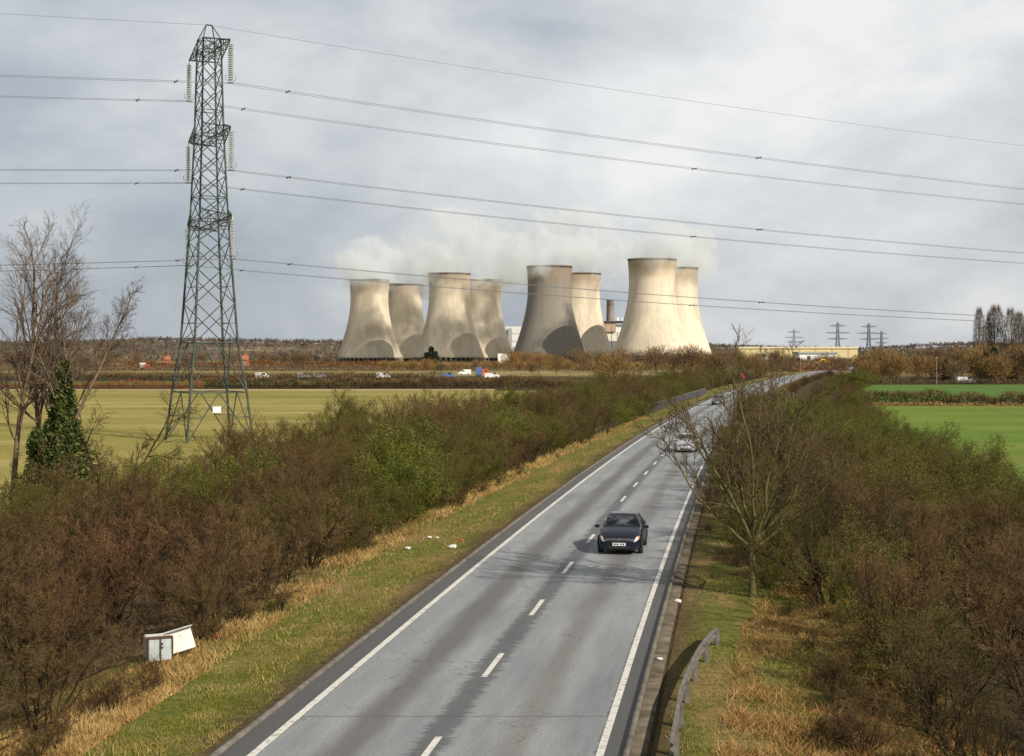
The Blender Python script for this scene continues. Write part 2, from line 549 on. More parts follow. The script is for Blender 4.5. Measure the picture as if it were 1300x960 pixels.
def field_mat(name, stops, tint, st=(.25, 1, 1), sc=.09, tram=0):
    m, nt, b = new_mat(name)
    a = noise_n(nt, mapping(nt, pos(nt), st, rot=(0, 0, .12)), sc, 6, .6)
    f2 = noise_n(nt, pos(nt), 1.6, 4, .7)
    c = ramp(nt, a, stops)
    big = noise_n(nt, mapping(nt, pos(nt), (.4, 1, 1)), .022, 4)
    c = mixc(nt, math_n(nt, 'MULTIPLY', math_n(nt, 'SUBTRACT', big, .48), 5, clamp=True), c, tint)
    c = mixc(nt, .45, c, ramp(nt, f2, [(.3, (.25, .25, .25)), (.7, (.7, .7, .7))]), 'OVERLAY')
    if tram:
        rv = N(nt, 'ShaderNodeSeparateXYZ'); nt.links.new(mapping(nt, pos(nt), rot=(0, 0, tram)), rv.inputs[0])
        wv = math_n(nt, 'ADD', rv.outputs[0], math_n(nt, 'MULTIPLY', noise_n(nt, pos(nt), .02, 2), 6))
        fr_ = math_n(nt, 'FRACT', math_n(nt, 'DIVIDE', wv, 15.0))
        l1 = math_n(nt, 'LESS_THAN', math_n(nt, 'ABSOLUTE', math_n(nt, 'SUBTRACT', fr_, .35)), .018)
        l2 = math_n(nt, 'LESS_THAN', math_n(nt, 'ABSOLUTE', math_n(nt, 'SUBTRACT', fr_, .48)), .018)
        c = mixc(nt, math_n(nt, 'MULTIPLY', math_n(nt, 'MAXIMUM', l1, l2), .45), c, (.10, .085, .04))
        bare = noise_n(nt, mapping(nt, pos(nt), (.5, 1, 1), (9, 4, 0)), .05, 5)
        c = mixc(nt, math_n(nt, 'MULTIPLY', math_n(nt, 'SUBTRACT', bare, .58), 5, clamp=True), c, (.15, .125, .055))
    nt.links.new(c, b.inputs['Base Color'])
    b.inputs['Roughness'].default_value = 1
    b.inputs['Specular IOR Level'].default_value = .1
    bump(nt, b, f2, .6, .1)
    return m


pasture = field_mat('pasture', [(.3, (.20, .185, .042)), (.5, (.30, .255, .075)), (.72, (.40, .33, .13))], (.215, .205, .046))
crop = field_mat('winter_crop', [(.3, (.090, .170, .022)), (.5, (.130, .210, .028)), (.72, (.18, .23, .045))], (.18, .195, .040), (.2, 1, 1), tram=1.25)
crop2 = field_mat('far_crop', [(.3, (.070, .150, .030)), (.7, (.115, .20, .042))], (.11, .18, .04), tram=1.25)
straw = field_mat('straw_ground', [(.3, (.30, .23, .11)), (.7, (.47, .38, .20))], (.36, .30, .14), sc=.05)
soil = field_mat('red_soil', [(.3, (.22, .085, .042)), (.7, (.36, .155, .075))], (.28, .12, .06), sc=.05)
field('pasture', '', lambda D: (-260, rx(D) - 21), (90, 352), .03, pasture, 20, 50)
field('crop_field', '', lambda D: (rx(D) + 18, 320), (70, 256), .03, crop, 20, 40)
field('crop_field', '', lambda D: (rx(D) + 20, 330), (272, 415), .04, crop2, 20, 30)
field('grass_strip', '', lambda D: (-320, -4), (352, 366), .05, straw, 12, 6)
field('grass_strip', '', lambda D: (-300, -45), (405, 455), .08, crop2, 12, 6)
field('grass_strip', '', lambda D: (-420, 20), (540, 640), .12, field_mat('rough_grass', [(.3, (.22, .17, .075)), (.7, (.38, .31, .14))], (.19, .18, .06)), 12, 8)
field('grass_strip', '', lambda D: (-560, -40), (760, 1000), .2, field_mat('dull_pasture', [(.3, (.16, .15, .055)), (.7, (.27, .235, .09))], (.30, .25, .12), sc=.03), 12, 8)
field('soil_bank', '', lambda D: (-240, -60), (1010, 1150), .3, soil, 8, 6)
field('straw_field', '', lambda D: (-420, -270), (1200, 1560), .4, straw, 8, 6)

# ------------------------------------------------------------------ plant generators
def perp(d):
    a = np.array([0, 0, 1.0]) if abs(d[2]) < .9 else np.array([1.0, 0, 0])
    u = np.cross(d, a); u /= np.linalg.norm(u)
    return u, np.cross(d, u)


class Grow:
    def __init__(s, seed):
        s.r = np.random.RandomState(seed)
        s.A, s.B, s.ra, s.rb, s.t, s.lv = [], [], [], [], [], []
        s.ends = []

    def branch(s, p, d, L, r, lv, maxlv, spec):
        """spec[lv] = (segments, children, angle, length ratio, wobble, upward pull)"""
        nseg, nch, ang, lr, wob, up = spec[lv]
        rng = s.r
        p = np.array(p, float); d = np.array(d, float)
        sl_ = L / nseg
        pts = [p.copy()]; dirs = []; rads = [r]
        rt = r * (.25 if lv == 0 else .35)
        for i in range(nseg):
            d = d + rng.normal(0, wob, 3) + np.array([0, 0, up])
            d /= np.linalg.norm(d)
            q = p + d * sl_
            rr = r + (rt - r) * (i + 1) / nseg
            s.A.append(p.copy()); s.B.append(q.copy()); s.ra.append(rads[-1]); s.rb.append(rr)
            s.t.append(min(1, lv / maxlv)); s.lv.append(lv)
            p = q; pts.append(p.copy()); dirs.append(d.copy()); rads.append(rr)
        if lv >= maxlv:
            s.ends.append(p.copy()); return
        for k in range(nch):
            t = (.22 if lv else spec.get('bare', .3)) + (1 - (.22 if lv else spec.get('bare', .3))) * (k + rng.rand()) / nch
            f = min(t * nseg, nseg - 1e-3); i = int(f)
            q = pts[i] + (pts[i + 1] - pts[i]) * (f - i)
            dd = dirs[i]
            u, v = perp(dd)
            az = rng.rand() * 2 * PI
            a = ang * rng.uniform(.6, 1.35)
            nd = dd * math.cos(a) + (u * math.cos(az) + v * math.sin(az)) * math.sin(a)
            cr = max(rads[i] * rng.uniform(.45, .7), spec['rmin'])
            s.branch(q, nd, L * lr * rng.uniform(.6, 1.3) * (1 - .45 * t), cr, lv + 1, maxlv, spec)

    def mesh(s, name, lo=0, hi=99, k=3):
        lv = np.array(s.lv); sel = (lv >= lo) & (lv <= hi)
        A = np.array(s.A)[sel]; B = np.array(s.B)[sel]
        ra = np.array(s.ra)[sel]; rb = np.array(s.rb)[sel]; t = np.array(s.t)[sel]
        return prisms(name, A, B, ra, rb, t, k)


def prisms(name, A, B, ra, rb, tip=None, k=3):
    A = np.asarray(A, float); B = np.asarray(B, float)
    n = len(A)
    ra = np.broadcast_to(np.asarray(ra, float), (n,)); rb = np.broadcast_to(np.asarray(rb, float), (n,))
    d = B - A
    d /= np.maximum(np.linalg.norm(d, axis=1, keepdims=True), 1e-9)
    ref = np.where(np.abs(d[:, 2:3]) < .9, [[0, 0, 1.0]], [[1.0, 0, 0]])
    u = np.cross(d, ref); u /= np.linalg.norm(u, axis=1, keepdims=True)
    v = np.cross(d, u)
    V = np.zeros((n, 2 * k, 3))
    for i in range(k):
        a = 2 * PI * i / k
        e = u * math.cos(a) + v * math.sin(a)
        V[:, i] = A + e * ra[:, None]
        V[:, k + i] = B + e * rb[:, None]
    base = (np.arange(n) * 2 * k)[:, None]
    Q = np.concatenate([base + np.array([[i, (i + 1) % k, k + (i + 1) % k, k + i]]) for i in range(k)])
    return mesh_np(name, V.reshape(-1, 3), Q, smooth=k > 3, tip=None if tip is None else np.repeat(tip, 2 * k))


def leaves_mesh(name, pts, size, rng, spread=.15, per=3):
    pts = np.asarray(pts)
    C = np.repeat(pts, per, axis=0)
    n = len(C)
    C = C + rng.normal(0, spread, (n, 3))
    a = rng.normal(0, 1, (n, 3)); a /= np.linalg.norm(a, axis=1, keepdims=True)
    b_ = rng.normal(0, 1, (n, 3)); b_ -= a * np.sum(a * b_, 1, keepdims=True); b_ /= np.linalg.norm(b_, axis=1, keepdims=True)
    s_ = size * rng.uniform(.6, 1.4, (n, 1))
    V = np.stack([C - a * s_, C + b_ * s_ * .6, C + a * s_, C - b_ * s_ * .6], 1).reshape(-1, 3)
    Q = np.arange(n * 4).reshape(-1, 4)
    return mesh_np(name, V, Q)


def slivers(C, dirs, L, w, rng):
    """long thin triangles, used for far twigs and grass: returns V, T"""
    n = len(C)
    side = np.cross(dirs, rng.normal(0, 1, (n, 3))); side /= np.maximum(np.linalg.norm(side, axis=1, keepdims=True), 1e-9)
    L = np.broadcast_to(np.asarray(L, float), (n,))[:, None]; w = np.broadcast_to(np.asarray(w, float), (n,))[:, None]
    V = np.stack([C - side * w * .5, C + side * w * .5, C + dirs * L], 1).reshape(-1, 3)
    return V, np.arange(n * 3).reshape(-1, 3)


def shrub_proto(seed, h, r, nst, rmin, spread=.55, dens=1.0, leafy=0, up=.04):
    g = Grow(seed)
    rng = g.r
    spec = {0: (6, int(9 * dens), .75, .48, .16, up), 1: (4, int(8 * dens), .62, .50, .16, .08), 2: (3, int(6 * dens), .65, .60, .22, .06), 3: (2, 0, 0, 0, .3, 0),
            'rmin': rmin, 'bare': .12}
    for i in range(nst):
        az = 2 * PI * (i + rng.rand() * .8) / nst
        tilt = rng.uniform(.1, 1) * spread
        d = np.array([math.cos(az) * math.sin(tilt), math.sin(az) * math.sin(tilt), math.cos(tilt)])
        p = np.array([math.cos(az), math.sin(az), 0]) * rng.uniform(.05, .35) * r * .6
        p[2] = -.15
        g.branch(p, d, h * rng.uniform(.75, 1.1), rng.uniform(.028, .05), 0, 3, spec)
    stem = g.mesh('shrub_stem', 0, 0, 4)
    crown = g.mesh('shrub_crown', 1, 3)
    lm = None
    if leafy:
        e = np.array(g.ends)
        k = min(len(e), leafy)
        lm = leaves_mesh('shrub_leaf', e[rng.choice(len(e), k, replace=False)], .034 if leafy > 2000 else .024, rng, .13, 6)
    return stem, crown, lm


rnd = random.Random(7)
NR = np.random.RandomState(11)

KINDS = {}
for k in range(4):
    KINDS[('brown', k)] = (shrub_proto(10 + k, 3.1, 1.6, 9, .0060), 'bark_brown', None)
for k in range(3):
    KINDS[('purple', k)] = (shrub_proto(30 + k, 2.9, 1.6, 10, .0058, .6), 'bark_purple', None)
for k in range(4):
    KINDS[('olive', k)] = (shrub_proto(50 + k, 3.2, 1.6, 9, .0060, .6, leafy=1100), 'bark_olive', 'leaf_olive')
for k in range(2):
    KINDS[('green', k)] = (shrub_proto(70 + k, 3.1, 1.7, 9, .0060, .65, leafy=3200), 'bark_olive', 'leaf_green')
TALLY = {}


def shrub(kind, k, X, D, s, rz, name, label, cat, group=None, sz=1.0):
    (stem, crown, lm), bm, lmname = KINDS[(kind, k)]
    root = empty(name, P(X, D), rz)
    root.scale = (s, s, s * sz)
    tag(root, label, cat, group)
    for nm, me, mt in (('stem', stem, M[bm]), ('crown', crown, M[bm]), ('foliage', lm, M[lmname] if lmname else None)):
        if me is None: continue
        if len(me.materials) == 0: me.materials.append(mt)
        link(nm, me, None, root)
    return root


def belt(D0, D1, din, dout, step, side, kinds, hs, where):
    """jittered grid of shrubs in a belt beside the road"""
    D = D0
    while D < D1:
        st = step(D)
        a, b_ = din(D), dout(D)
        n = max(1, int((b_ - a) / st))
        for i in range(n + 1):
            d = a + (b_ - a) * (i / max(1, n)) + rnd.uniform(-.35, .35) * st * (0 if i == 0 else 1)
            Dj = D + rnd.uniform(-.45, .45) * st
            X = rx(Dj) + side * d
            px = CX + X / Dj * F
            if px < -140 or px > 1440: continue
            nz = mnoise.noise(Vector((X * .09, Dj * .05, side * 5.0)))
            kind = kinds(nz, i, D)
            if TALLY.get(kind, 0) >= 285: kind = min(('brown', 'olive', 'purple'), key=lambda q: TALLY.get(q, 0))
            TALLY[kind] = TALLY.get(kind, 0) + 1
            k = rnd.randrange(len([q for q in KINDS if q[0] == kind]))
            s_ = hs(D, d) * rnd.choice([rnd.uniform(.6, .95), rnd.uniform(.85, 1.15), rnd.uniform(.9, 1.3)])
            edge = i == 0
            nm = {'brown': 'bare_shrub', 'purple': 'thorn_shrub', 'olive': 'hawthorn_shrub', 'green': 'leafing_shrub'}[kind]
            look = {'brown': 'leafless brown shrub', 'purple': 'leafless dark reddish shrub', 'olive': 'olive hawthorn with sparse new leaves',
                    'green': 'shrub in fresh green leaf'}[kind]
            zone = 'nearby' if D < 75 else ('halfway off' if D < 140 else 'far off')
            lab = f'{look} {"at the front of" if edge else "inside"} the {where} roadside thicket, {zone}'
            if any(math.hypot(X - ex, Dj - ey) < er for ex, ey, er in CLEAR): continue
            shrub(kind, k, X, Dj, s_, rnd.uniform(0, 6.28), nm, lab, 'shrub', lab, rnd.uniform(.85, 1.15))
        D += st * .92


CLEAR = [(xat(203, 41.2), 39.8, 2.3), (xat(224, 42), 40.6, 2.1)]


def kl(nz, i, D):
    q = rnd.random() * .5 + (nz + .5) * .5
    if D < 62: return 'purple' if q < .42 else ('brown' if q < .93 else 'olive')
    return 'purple' if q < .30 else ('brown' if q < .54 else ('olive' if q < .80 else 'green'))


def kr(nz, i, D):
    q = rnd.random() * .5 + (nz + .5) * .5
    if D < 64: return 'brown' if q < .55 else ('purple' if q < .62 else 'olive')
    return 'brown' if q < .27 else ('purple' if q < .29 else ('olive' if q < .78 else 'green'))


belt(29, 205, lambda D: np.interp(D, [30, 42, 60, 120, 190], [8.8, 9.0, 10.2, 9.6, 8.2]), lambda D: np.interp(D, [30, 90, 140, 205], [28, 27.5, 27, 26]),
     lambda D: np.interp(D, [30, 100, 200], [2.9, 3.4, 4.4]), -1, kl, lambda D, d: (1.0 if D < 85 else 1.15) if d > 12 else .9, 'left')
belt(29, 200, lambda D: np.interp(D, [30, 48, 56, 70, 110], [11.0, 10.2, 7.8, 7.0, 6.6]), lambda D: np.interp(D, [30, 100, 200], [21, 19, 18]),
     lambda D: np.interp(D, [30, 100, 200], [2.9, 3.3, 4.2]), 1, kr, lambda D, d: np.interp(D, [30, 60], [.85, 1.0]), 'right')
# farther along the road on both sides: taller bushes, wider apart
belt(205, 480, lambda D: 9.0 if D < 290 else 10, lambda D: np.interp(D, [205, 300, 480], [22, 26, 30]), lambda D: np.interp(D, [200, 480], [4.6, 8]), -1,
     kl, lambda D, d: np.interp(d, [8, 30], [.95, 1.25]), 'left')
belt(200, 520, lambda D: np.interp(D, [200, 260], [7.5, 9.0]), lambda D: np.interp(D, [200, 300, 520], [18, 20, 24]), lambda D: np.interp(D, [200, 520], [3.8, 5.8]), 1,
     kr, lambda D, d: np.interp(d, [6, 20], [.5, .8]), 'right')

for q in range(70):
    left = q % 2 == 0
    Dj = 30 + 150 * rnd.random() ** 1.6
    d = -np.interp(Dj, [30, 42, 60, 120, 190], [7.9, 8.3, 9.4, 8.8, 7.6]) + rnd.uniform(-.4, .7) if left else np.interp(Dj, [30, 48, 56, 70, 110], [9.8, 9.2, 7.0, 6.2, 5.9]) + rnd.uniform(-1.4, .4)
    X = rx(Dj) + float(d)
    if any(math.hypot(X - ex, Dj - ey) < er for ex, ey, er in CLEAR): continue
    shrub('brown' if q % 3 else 'purple', rnd.randrange(3), X, Dj, rnd.uniform(.22, .48), rnd.uniform(0, 6.28), 'bramble', f'low brown bramble tangle fronting the {"left" if left else "right"} roadside thicket', 'bramble', f'low brambles fronting the {"left" if left else "right"} thicket', rnd.uniform(.5, .9))
for q in range(9):
    Dj = rnd.uniform(34, 48)
    shrub('brown', rnd.randrange(4), rx(Dj) + rnd.uniform(7.4, 10.2), Dj, rnd.uniform(.16, .30), rnd.uniform(0, 6.28), 'bramble', 'small dead bramble in the orange brown grass on the right', 'bramble', 'dead brambles in the orange brown grass', rnd.uniform(.6, 1.2))

# a few bushes one can single out
shrub('green', 0, xat(310, 84), 84, 1.12, .4, 'leafing_shrub', 'large green hawthorn bush in front of the near pylon', 'shrub')
shrub('green', 1, xat(640, 118), 118, 1.15, 1.4, 'leafing_shrub', 'rounded green bush at the verge edge beyond the middle of the left thicket', 'shrub')
shrub('green', 1, xat(440, 150), 150, 1.2, 2.2, 'leafing_shrub', 'green bush standing highest against the pasture', 'shrub')
shrub('green', 0, xat(1085, 330), 330, 2.1, 0, 'leafing_shrub', 'bright green rounded bush at the corner of the far crop field', 'shrub', sz=.7)

# ------------------------------------------------------------------ bare trees
def tree(name, label, X, D, seed, trunk_h, spec, maxlv, r0, stems, bark, cat='tree', group=None, split=1, rz=0):
    g = Grow(seed)
    for (off, tilt, az, L, r) in stems:
        d = np.array([math.cos(az) * math.sin(tilt), math.sin(az) * math.sin(tilt), math.cos(tilt)])
        g.branch(np.array(off, float), d, L, r, 0, maxlv, spec)
    root = empty(name, P(X, D), rz)
    tag(root, label, cat, group)
    link('trunk', g.mesh(name + '_trunk', 0, split, 6), M[bark], root)
    link('crown', g.mesh(name + '_crown', split + 1, 9), M[bark], root)
    return root, g


# roadside tree right of the carriageway: short trunk dividing into rising limbs
tx, tD = xat(955, 51.5), 51.5
g = Grow(5)
trunk = [np.array([0, 0, -.2]), np.array([.02, 0, .9]), np.array([-.03, .03, 1.9]), np.array([-.02, .02, 2.3])]
for i in range(3):
    g.A.append(trunk[i]); g.B.append(trunk[i + 1]); g.ra.append([.15, .115, .10][i]); g.rb.append([.115, .10, .095][i]); g.t.append(0); g.lv.append(0)
spec = {0: (8, 10, .60, .44, .10, .06), 1: (5, 7, .62, .50, .11, .05), 2: (4, 7, .60, .62, .13, .04), 3: (3, 0, 0, 0, .14, .03), 'rmin': .0098, 'bare': .18}
limbs = [(-.9, 0.1, 4.9), (-.62, .5, 5.2), (-.45, -.5, 5.5), (-.25, .3, 5.7), (-.05, -.3, 5.8), (.12, .4, 5.4), (.27, -.6, 5.5), (.42, -.2, 5.2), (.66, .3, 4.9), (.95, -.3, 4.4), (1.12, .4, 3.9)]
for (tx_, ty_, L) in limbs:
    d = np.array([math.sin(tx_), math.sin(ty_) * .6, math.cos(tx_)]); d /= np.linalg.norm(d)
    z0 = 1.45 + .85 * g.r.rand()
    g.branch(np.array([0, 0, z0]), d, L, .062, 0, 3, spec)
root = empty('roadside_tree', P(tx, tD))
tag(root, 'bare vase shaped tree with lichen yellow limbs on the right verge overhanging the road', 'tree')
link('trunk', g.mesh('roadside_tree_trunk', 0, 0, 7), M['bark_lichen'], root)
link('crown', g.mesh('roadside_tree_crown', 1, 9), M['bark_lichen'], root)

# tall bare trees at the left edge
TS = {0: (14, 15, .48, .42, .026, .012), 1: (7, 10, .58, .46, .11, .025), 2: (4, 5, .55, .64, .12, .03), 3: (3, 3, .5, .7, .13, .03), 4: (2, 0, 0, 0, .15, 0), 'rmin': .0068, 'bare': .30}
TD = 86
tree('tall_tree', 'slim tall bare tree with reddish flaking trunk at the left edge of view', xat(14, TD), TD, 101, 0, TS, 4, .16,
     [((0, 0, -.3), .02, 2.4, 13.4, .19)], 'bark_tall', split=0)
tree('tall_tree', 'tallest bare tree with a crooked twin trunk behind the left thicket', xat(52, TD + 2), TD + 2, 102, 0, TS, 4, .2,
     [((0, 0, -.3), .03, 3.0, 14.4, .21), ((.55, .2, -.3), .03, .2, 14.0, .18)], 'bark_tall', split=0)
ix, iD = xat(88, TD - 2), TD - 2
iv, g = tree('ivy_tree', 'leaning bare tree with lower trunk smothered in green ivy', ix, iD, 103, 0, dict(TS, bare=.42), 4, .18,
             [((0, 0, -.3), .02, .3, 11.6, .18), ((.1, 0, 5.0), .46, -.1, 7.0, .10)], 'bark_tall', split=0)
rr = np.random.RandomState(8)
n = 17000
zz = rr.uniform(0, 1, n) ** .9 * 8.6
rad = np.interp(zz, [0, 1.7, 4.2, 6.3, 8.6], [1.55, 1.65, 1.15, .65, .2]) * rr.uniform(.35, 1.0, n) ** .5
an = rr.uniform(0, 2 * PI, n)
off_x = np.where(rr.rand(n) < .34, -1.25, 0.0)
zz = np.where(off_x < 0, zz * .58, zz)
lump = np.array([mnoise.noise(Vector((math.cos(a) * 1.1, math.sin(a) * 1.1, z * .55))) for a, z in zip(an, zz)])
rad *= (1 + .95 * lump)
link('ivy', leaves_mesh('ivy', np.stack([np.cos(an) * rad - .35 + off_x, np.sin(an) * rad, zz], 1), .095, rr, .06, 1), M['ivy'], iv)
spec_s = {0: (7, 10, .8, .5, .16, .03), 1: (5, 10, .75, .5, .18, .03), 2: (4, 9, .7, .55, .2, .02), 3: (2, 0, 0, 0, .2, 0), 'rmin': .009, 'bare': .25}
tree('small_tree', 'low bare spreading tree between the ivy covered trunk and the pylon', xat(132, 84), 84, 104, 0, spec_s, 3, .1,
     [((0, 0, -.3), .35, .5, 7.2, .10), ((.1, 0, -.3), .55, 2.2, 4.8, .08), ((.1, .1, -.3), .25, -.4, 6.3, .08)], 'bark_brown', split=0)
# ------------------------------------------------------------------ grasses (uncountable)
def grass(name, label, n, sampler, hr, w, mat, lean=.35, keep=None):
    C, dirs, Ls, Ws = [], [], [], []
    rng = NR
    D, d = sampler(n)
    X = road_x(D) + d
    if keep is not None:
        kmask = np.array([keep(x, y, dd) for x, y, dd in zip(X, D, d)])
        X, D, d = X[kmask], D[kmask], d[kmask]
    n = len(X)
    C = np.stack([X, D, gz(D, d) + .01], 1)
    dirs = np.stack([rng.normal(0, lean, n), rng.normal(0, lean, n), np.ones(n)], 1)
    dirs /= np.linalg.norm(dirs, axis=1, keepdims=True)
    cl = np.array([.75 + .9 * mnoise.noise(Vector((x * 1.3, y * 1.3, 2.2))) for x, y in zip(X, D)])
    V, T = slivers(C, dirs, rng.uniform(hr[0], hr[1], n) * np.clip(cl, .25, 1.8), w * rng.uniform(.7, 1.4, n) * np.maximum(1, D / 60), rng)
    o = link(name, mesh_np(name, V, None, T), mat)
    return tag(o, label, 'grass', kind='stuff')


def samp(D0, D1, d0, d1):
    def f(n):
        u_ = NR.rand(n)
        D = 1 / (1 / D0 + (1 / D1 - 1 / D0) * u_)        # denser near the camera
        a = d0(D) if callable(d0) else d0
        b_ = d1(D) if callable(d1) else d1
        return D, a + (b_ - a) * NR.rand(n)
    return f


def patchy(x, y, d):
    return mnoise.noise(Vector((x * .45, y * .13, 3.3)))


grass('verge_grass', 'short green grass on the verge left of the road', 95000, samp(27, 190, -9.5, -4.6), (.04, .12), .022, M['grass_green'], keep=lambda x, y, d: patchy(x, y, d) < .22 + NR.normal(0, .15))
grass('dry_grass', 'straw coloured tufts across the left verge', 15000, samp(27, 190, -9.8, -5.2), (.06, .22), .022, M['grass_dry'], keep=lambda x, y, d: patchy(x, y, d) > .02 + NR.normal(0, .18))
grass('dry_grass', 'tall dry straw coloured grass along the foot of the left thicket', 50000,
      samp(27, 190, lambda D: -np.interp(D, [30, 42, 60, 120, 190], [8.8, 9.2, 10.6, 10.0, 8.8]) - .4, lambda D: -np.interp(D, [30, 42, 60, 120, 190], [7.0, 7.4, 8.2, 7.6, 7.1])), (.16, .5), .022, M['grass_dry'],
      lean=.75, keep=lambda x, y, d: mnoise.noise(Vector((x * .3, y * .2, 9))) + NR.normal(0, .2) > -.05)
grass('verge_grass', 'short green grass on the verge right of the road', 26000, samp(27, 120, 4.8, lambda D: np.interp(D, [50, 60], [8.5, 7.4])), (.05, .16), .022, M['grass_green'],
      keep=lambda x, y, d: patchy(x, y, d) < .1 + NR.normal(0, .15))
grass('dead_bracken', 'orange brown dead grass and bracken below the roadside tree', 42000, samp(26, 56, lambda D: np.interp(D, [26, 44, 50, 56], [5.6, 6.4, 7.0, 8.4]), lambda D: np.interp(D, [30, 46, 56], [12.5, 11.5, 10.2])), (.10, .5), .020, M['bracken'],
      lean=1.1, keep=lambda x, y, d: mnoise.noise(Vector((x * .5, y * .4, 4))) + NR.normal(0, .2) > -.12 and d > 5.9 + .9 * mnoise.noise(Vector((y * .5, 2, 8))))
grass('dead_bracken', 'brown undergrowth behind the roadside tree', 22000, samp(50, 190, lambda D: 5.4 + 0 * D, lambda D: 8.6 + 0 * D), (.10, .35), .022, M['undergrowth'], lean=.9, keep=lambda x, y, d: y > 52 + 6 * mnoise.noise(Vector((x * .8, y * .3, 1))) + abs(NR.normal(0, 3)) and mnoise.noise(Vector((x * .5, y * .2, 6))) > -.2)

grass('undergrowth', 'brown leaf litter and dead stalks under the left thicket', 26000, samp(27, 75, -17.5, -8.6), (.08, .4), .024, M['undergrowth'], lean=1.0)

# ------------------------------------------------------------------ members helper (lattice work, rails)
def bars(name, segs, mat, parent=None, k=4):
    A = [s[0] for s in segs]; B = [s[1] for s in segs]; r = [s[2] for s in segs]
    return link(name, prisms(name, A, B, r, r, None, k), mat, parent)


def box_mesh(name, boxes, bevel=0.0):
    """boxes: (cx,cy,cz, sx,sy,sz) or with a trailing rotation matrix"""
    import bmesh
    bm = bmesh.new()
    for b_ in boxes:
        mtx = Matrix.Translation(b_[:3])
        if len(b_) > 6: mtx = mtx @ b_[6]
        mtx = mtx @ Matrix.Diagonal((*b_[3:6], 1))
        bmesh.ops.create_cube(bm, size=1, matrix=mtx)
    if bevel:
        bmesh.ops.bevel(bm, geom=bm.edges[:], offset=bevel, segments=2, affect='EDGES')
    me = bpy.data.meshes.new(name)
    bm.to_mesh(me); bm.free()
    return me


def boxes(name, bl, mat, parent=None, bevel=0.0):
    return link(name, box_mesh(name, bl, bevel), mat, parent)


# ------------------------------------------------------------------ pylon near
PZ = [0, 5, 10, 14, 17.4, 20.3, 22.5, 24.8, 27, 29.2, 31.2, 33.6, 35.8, 37.9, 39.8, 40.9]
PW = lambda z: float(np.interp(z, [0, 5, 10, 22.5, 31.2, 39.8, 40.9], [3.45, 2.95, 2.25, 1.5, 1.15, .95, .9]))
ARMS = [(39.8, 6.4), (31.2, 6.6), (22.5, 6.9)]


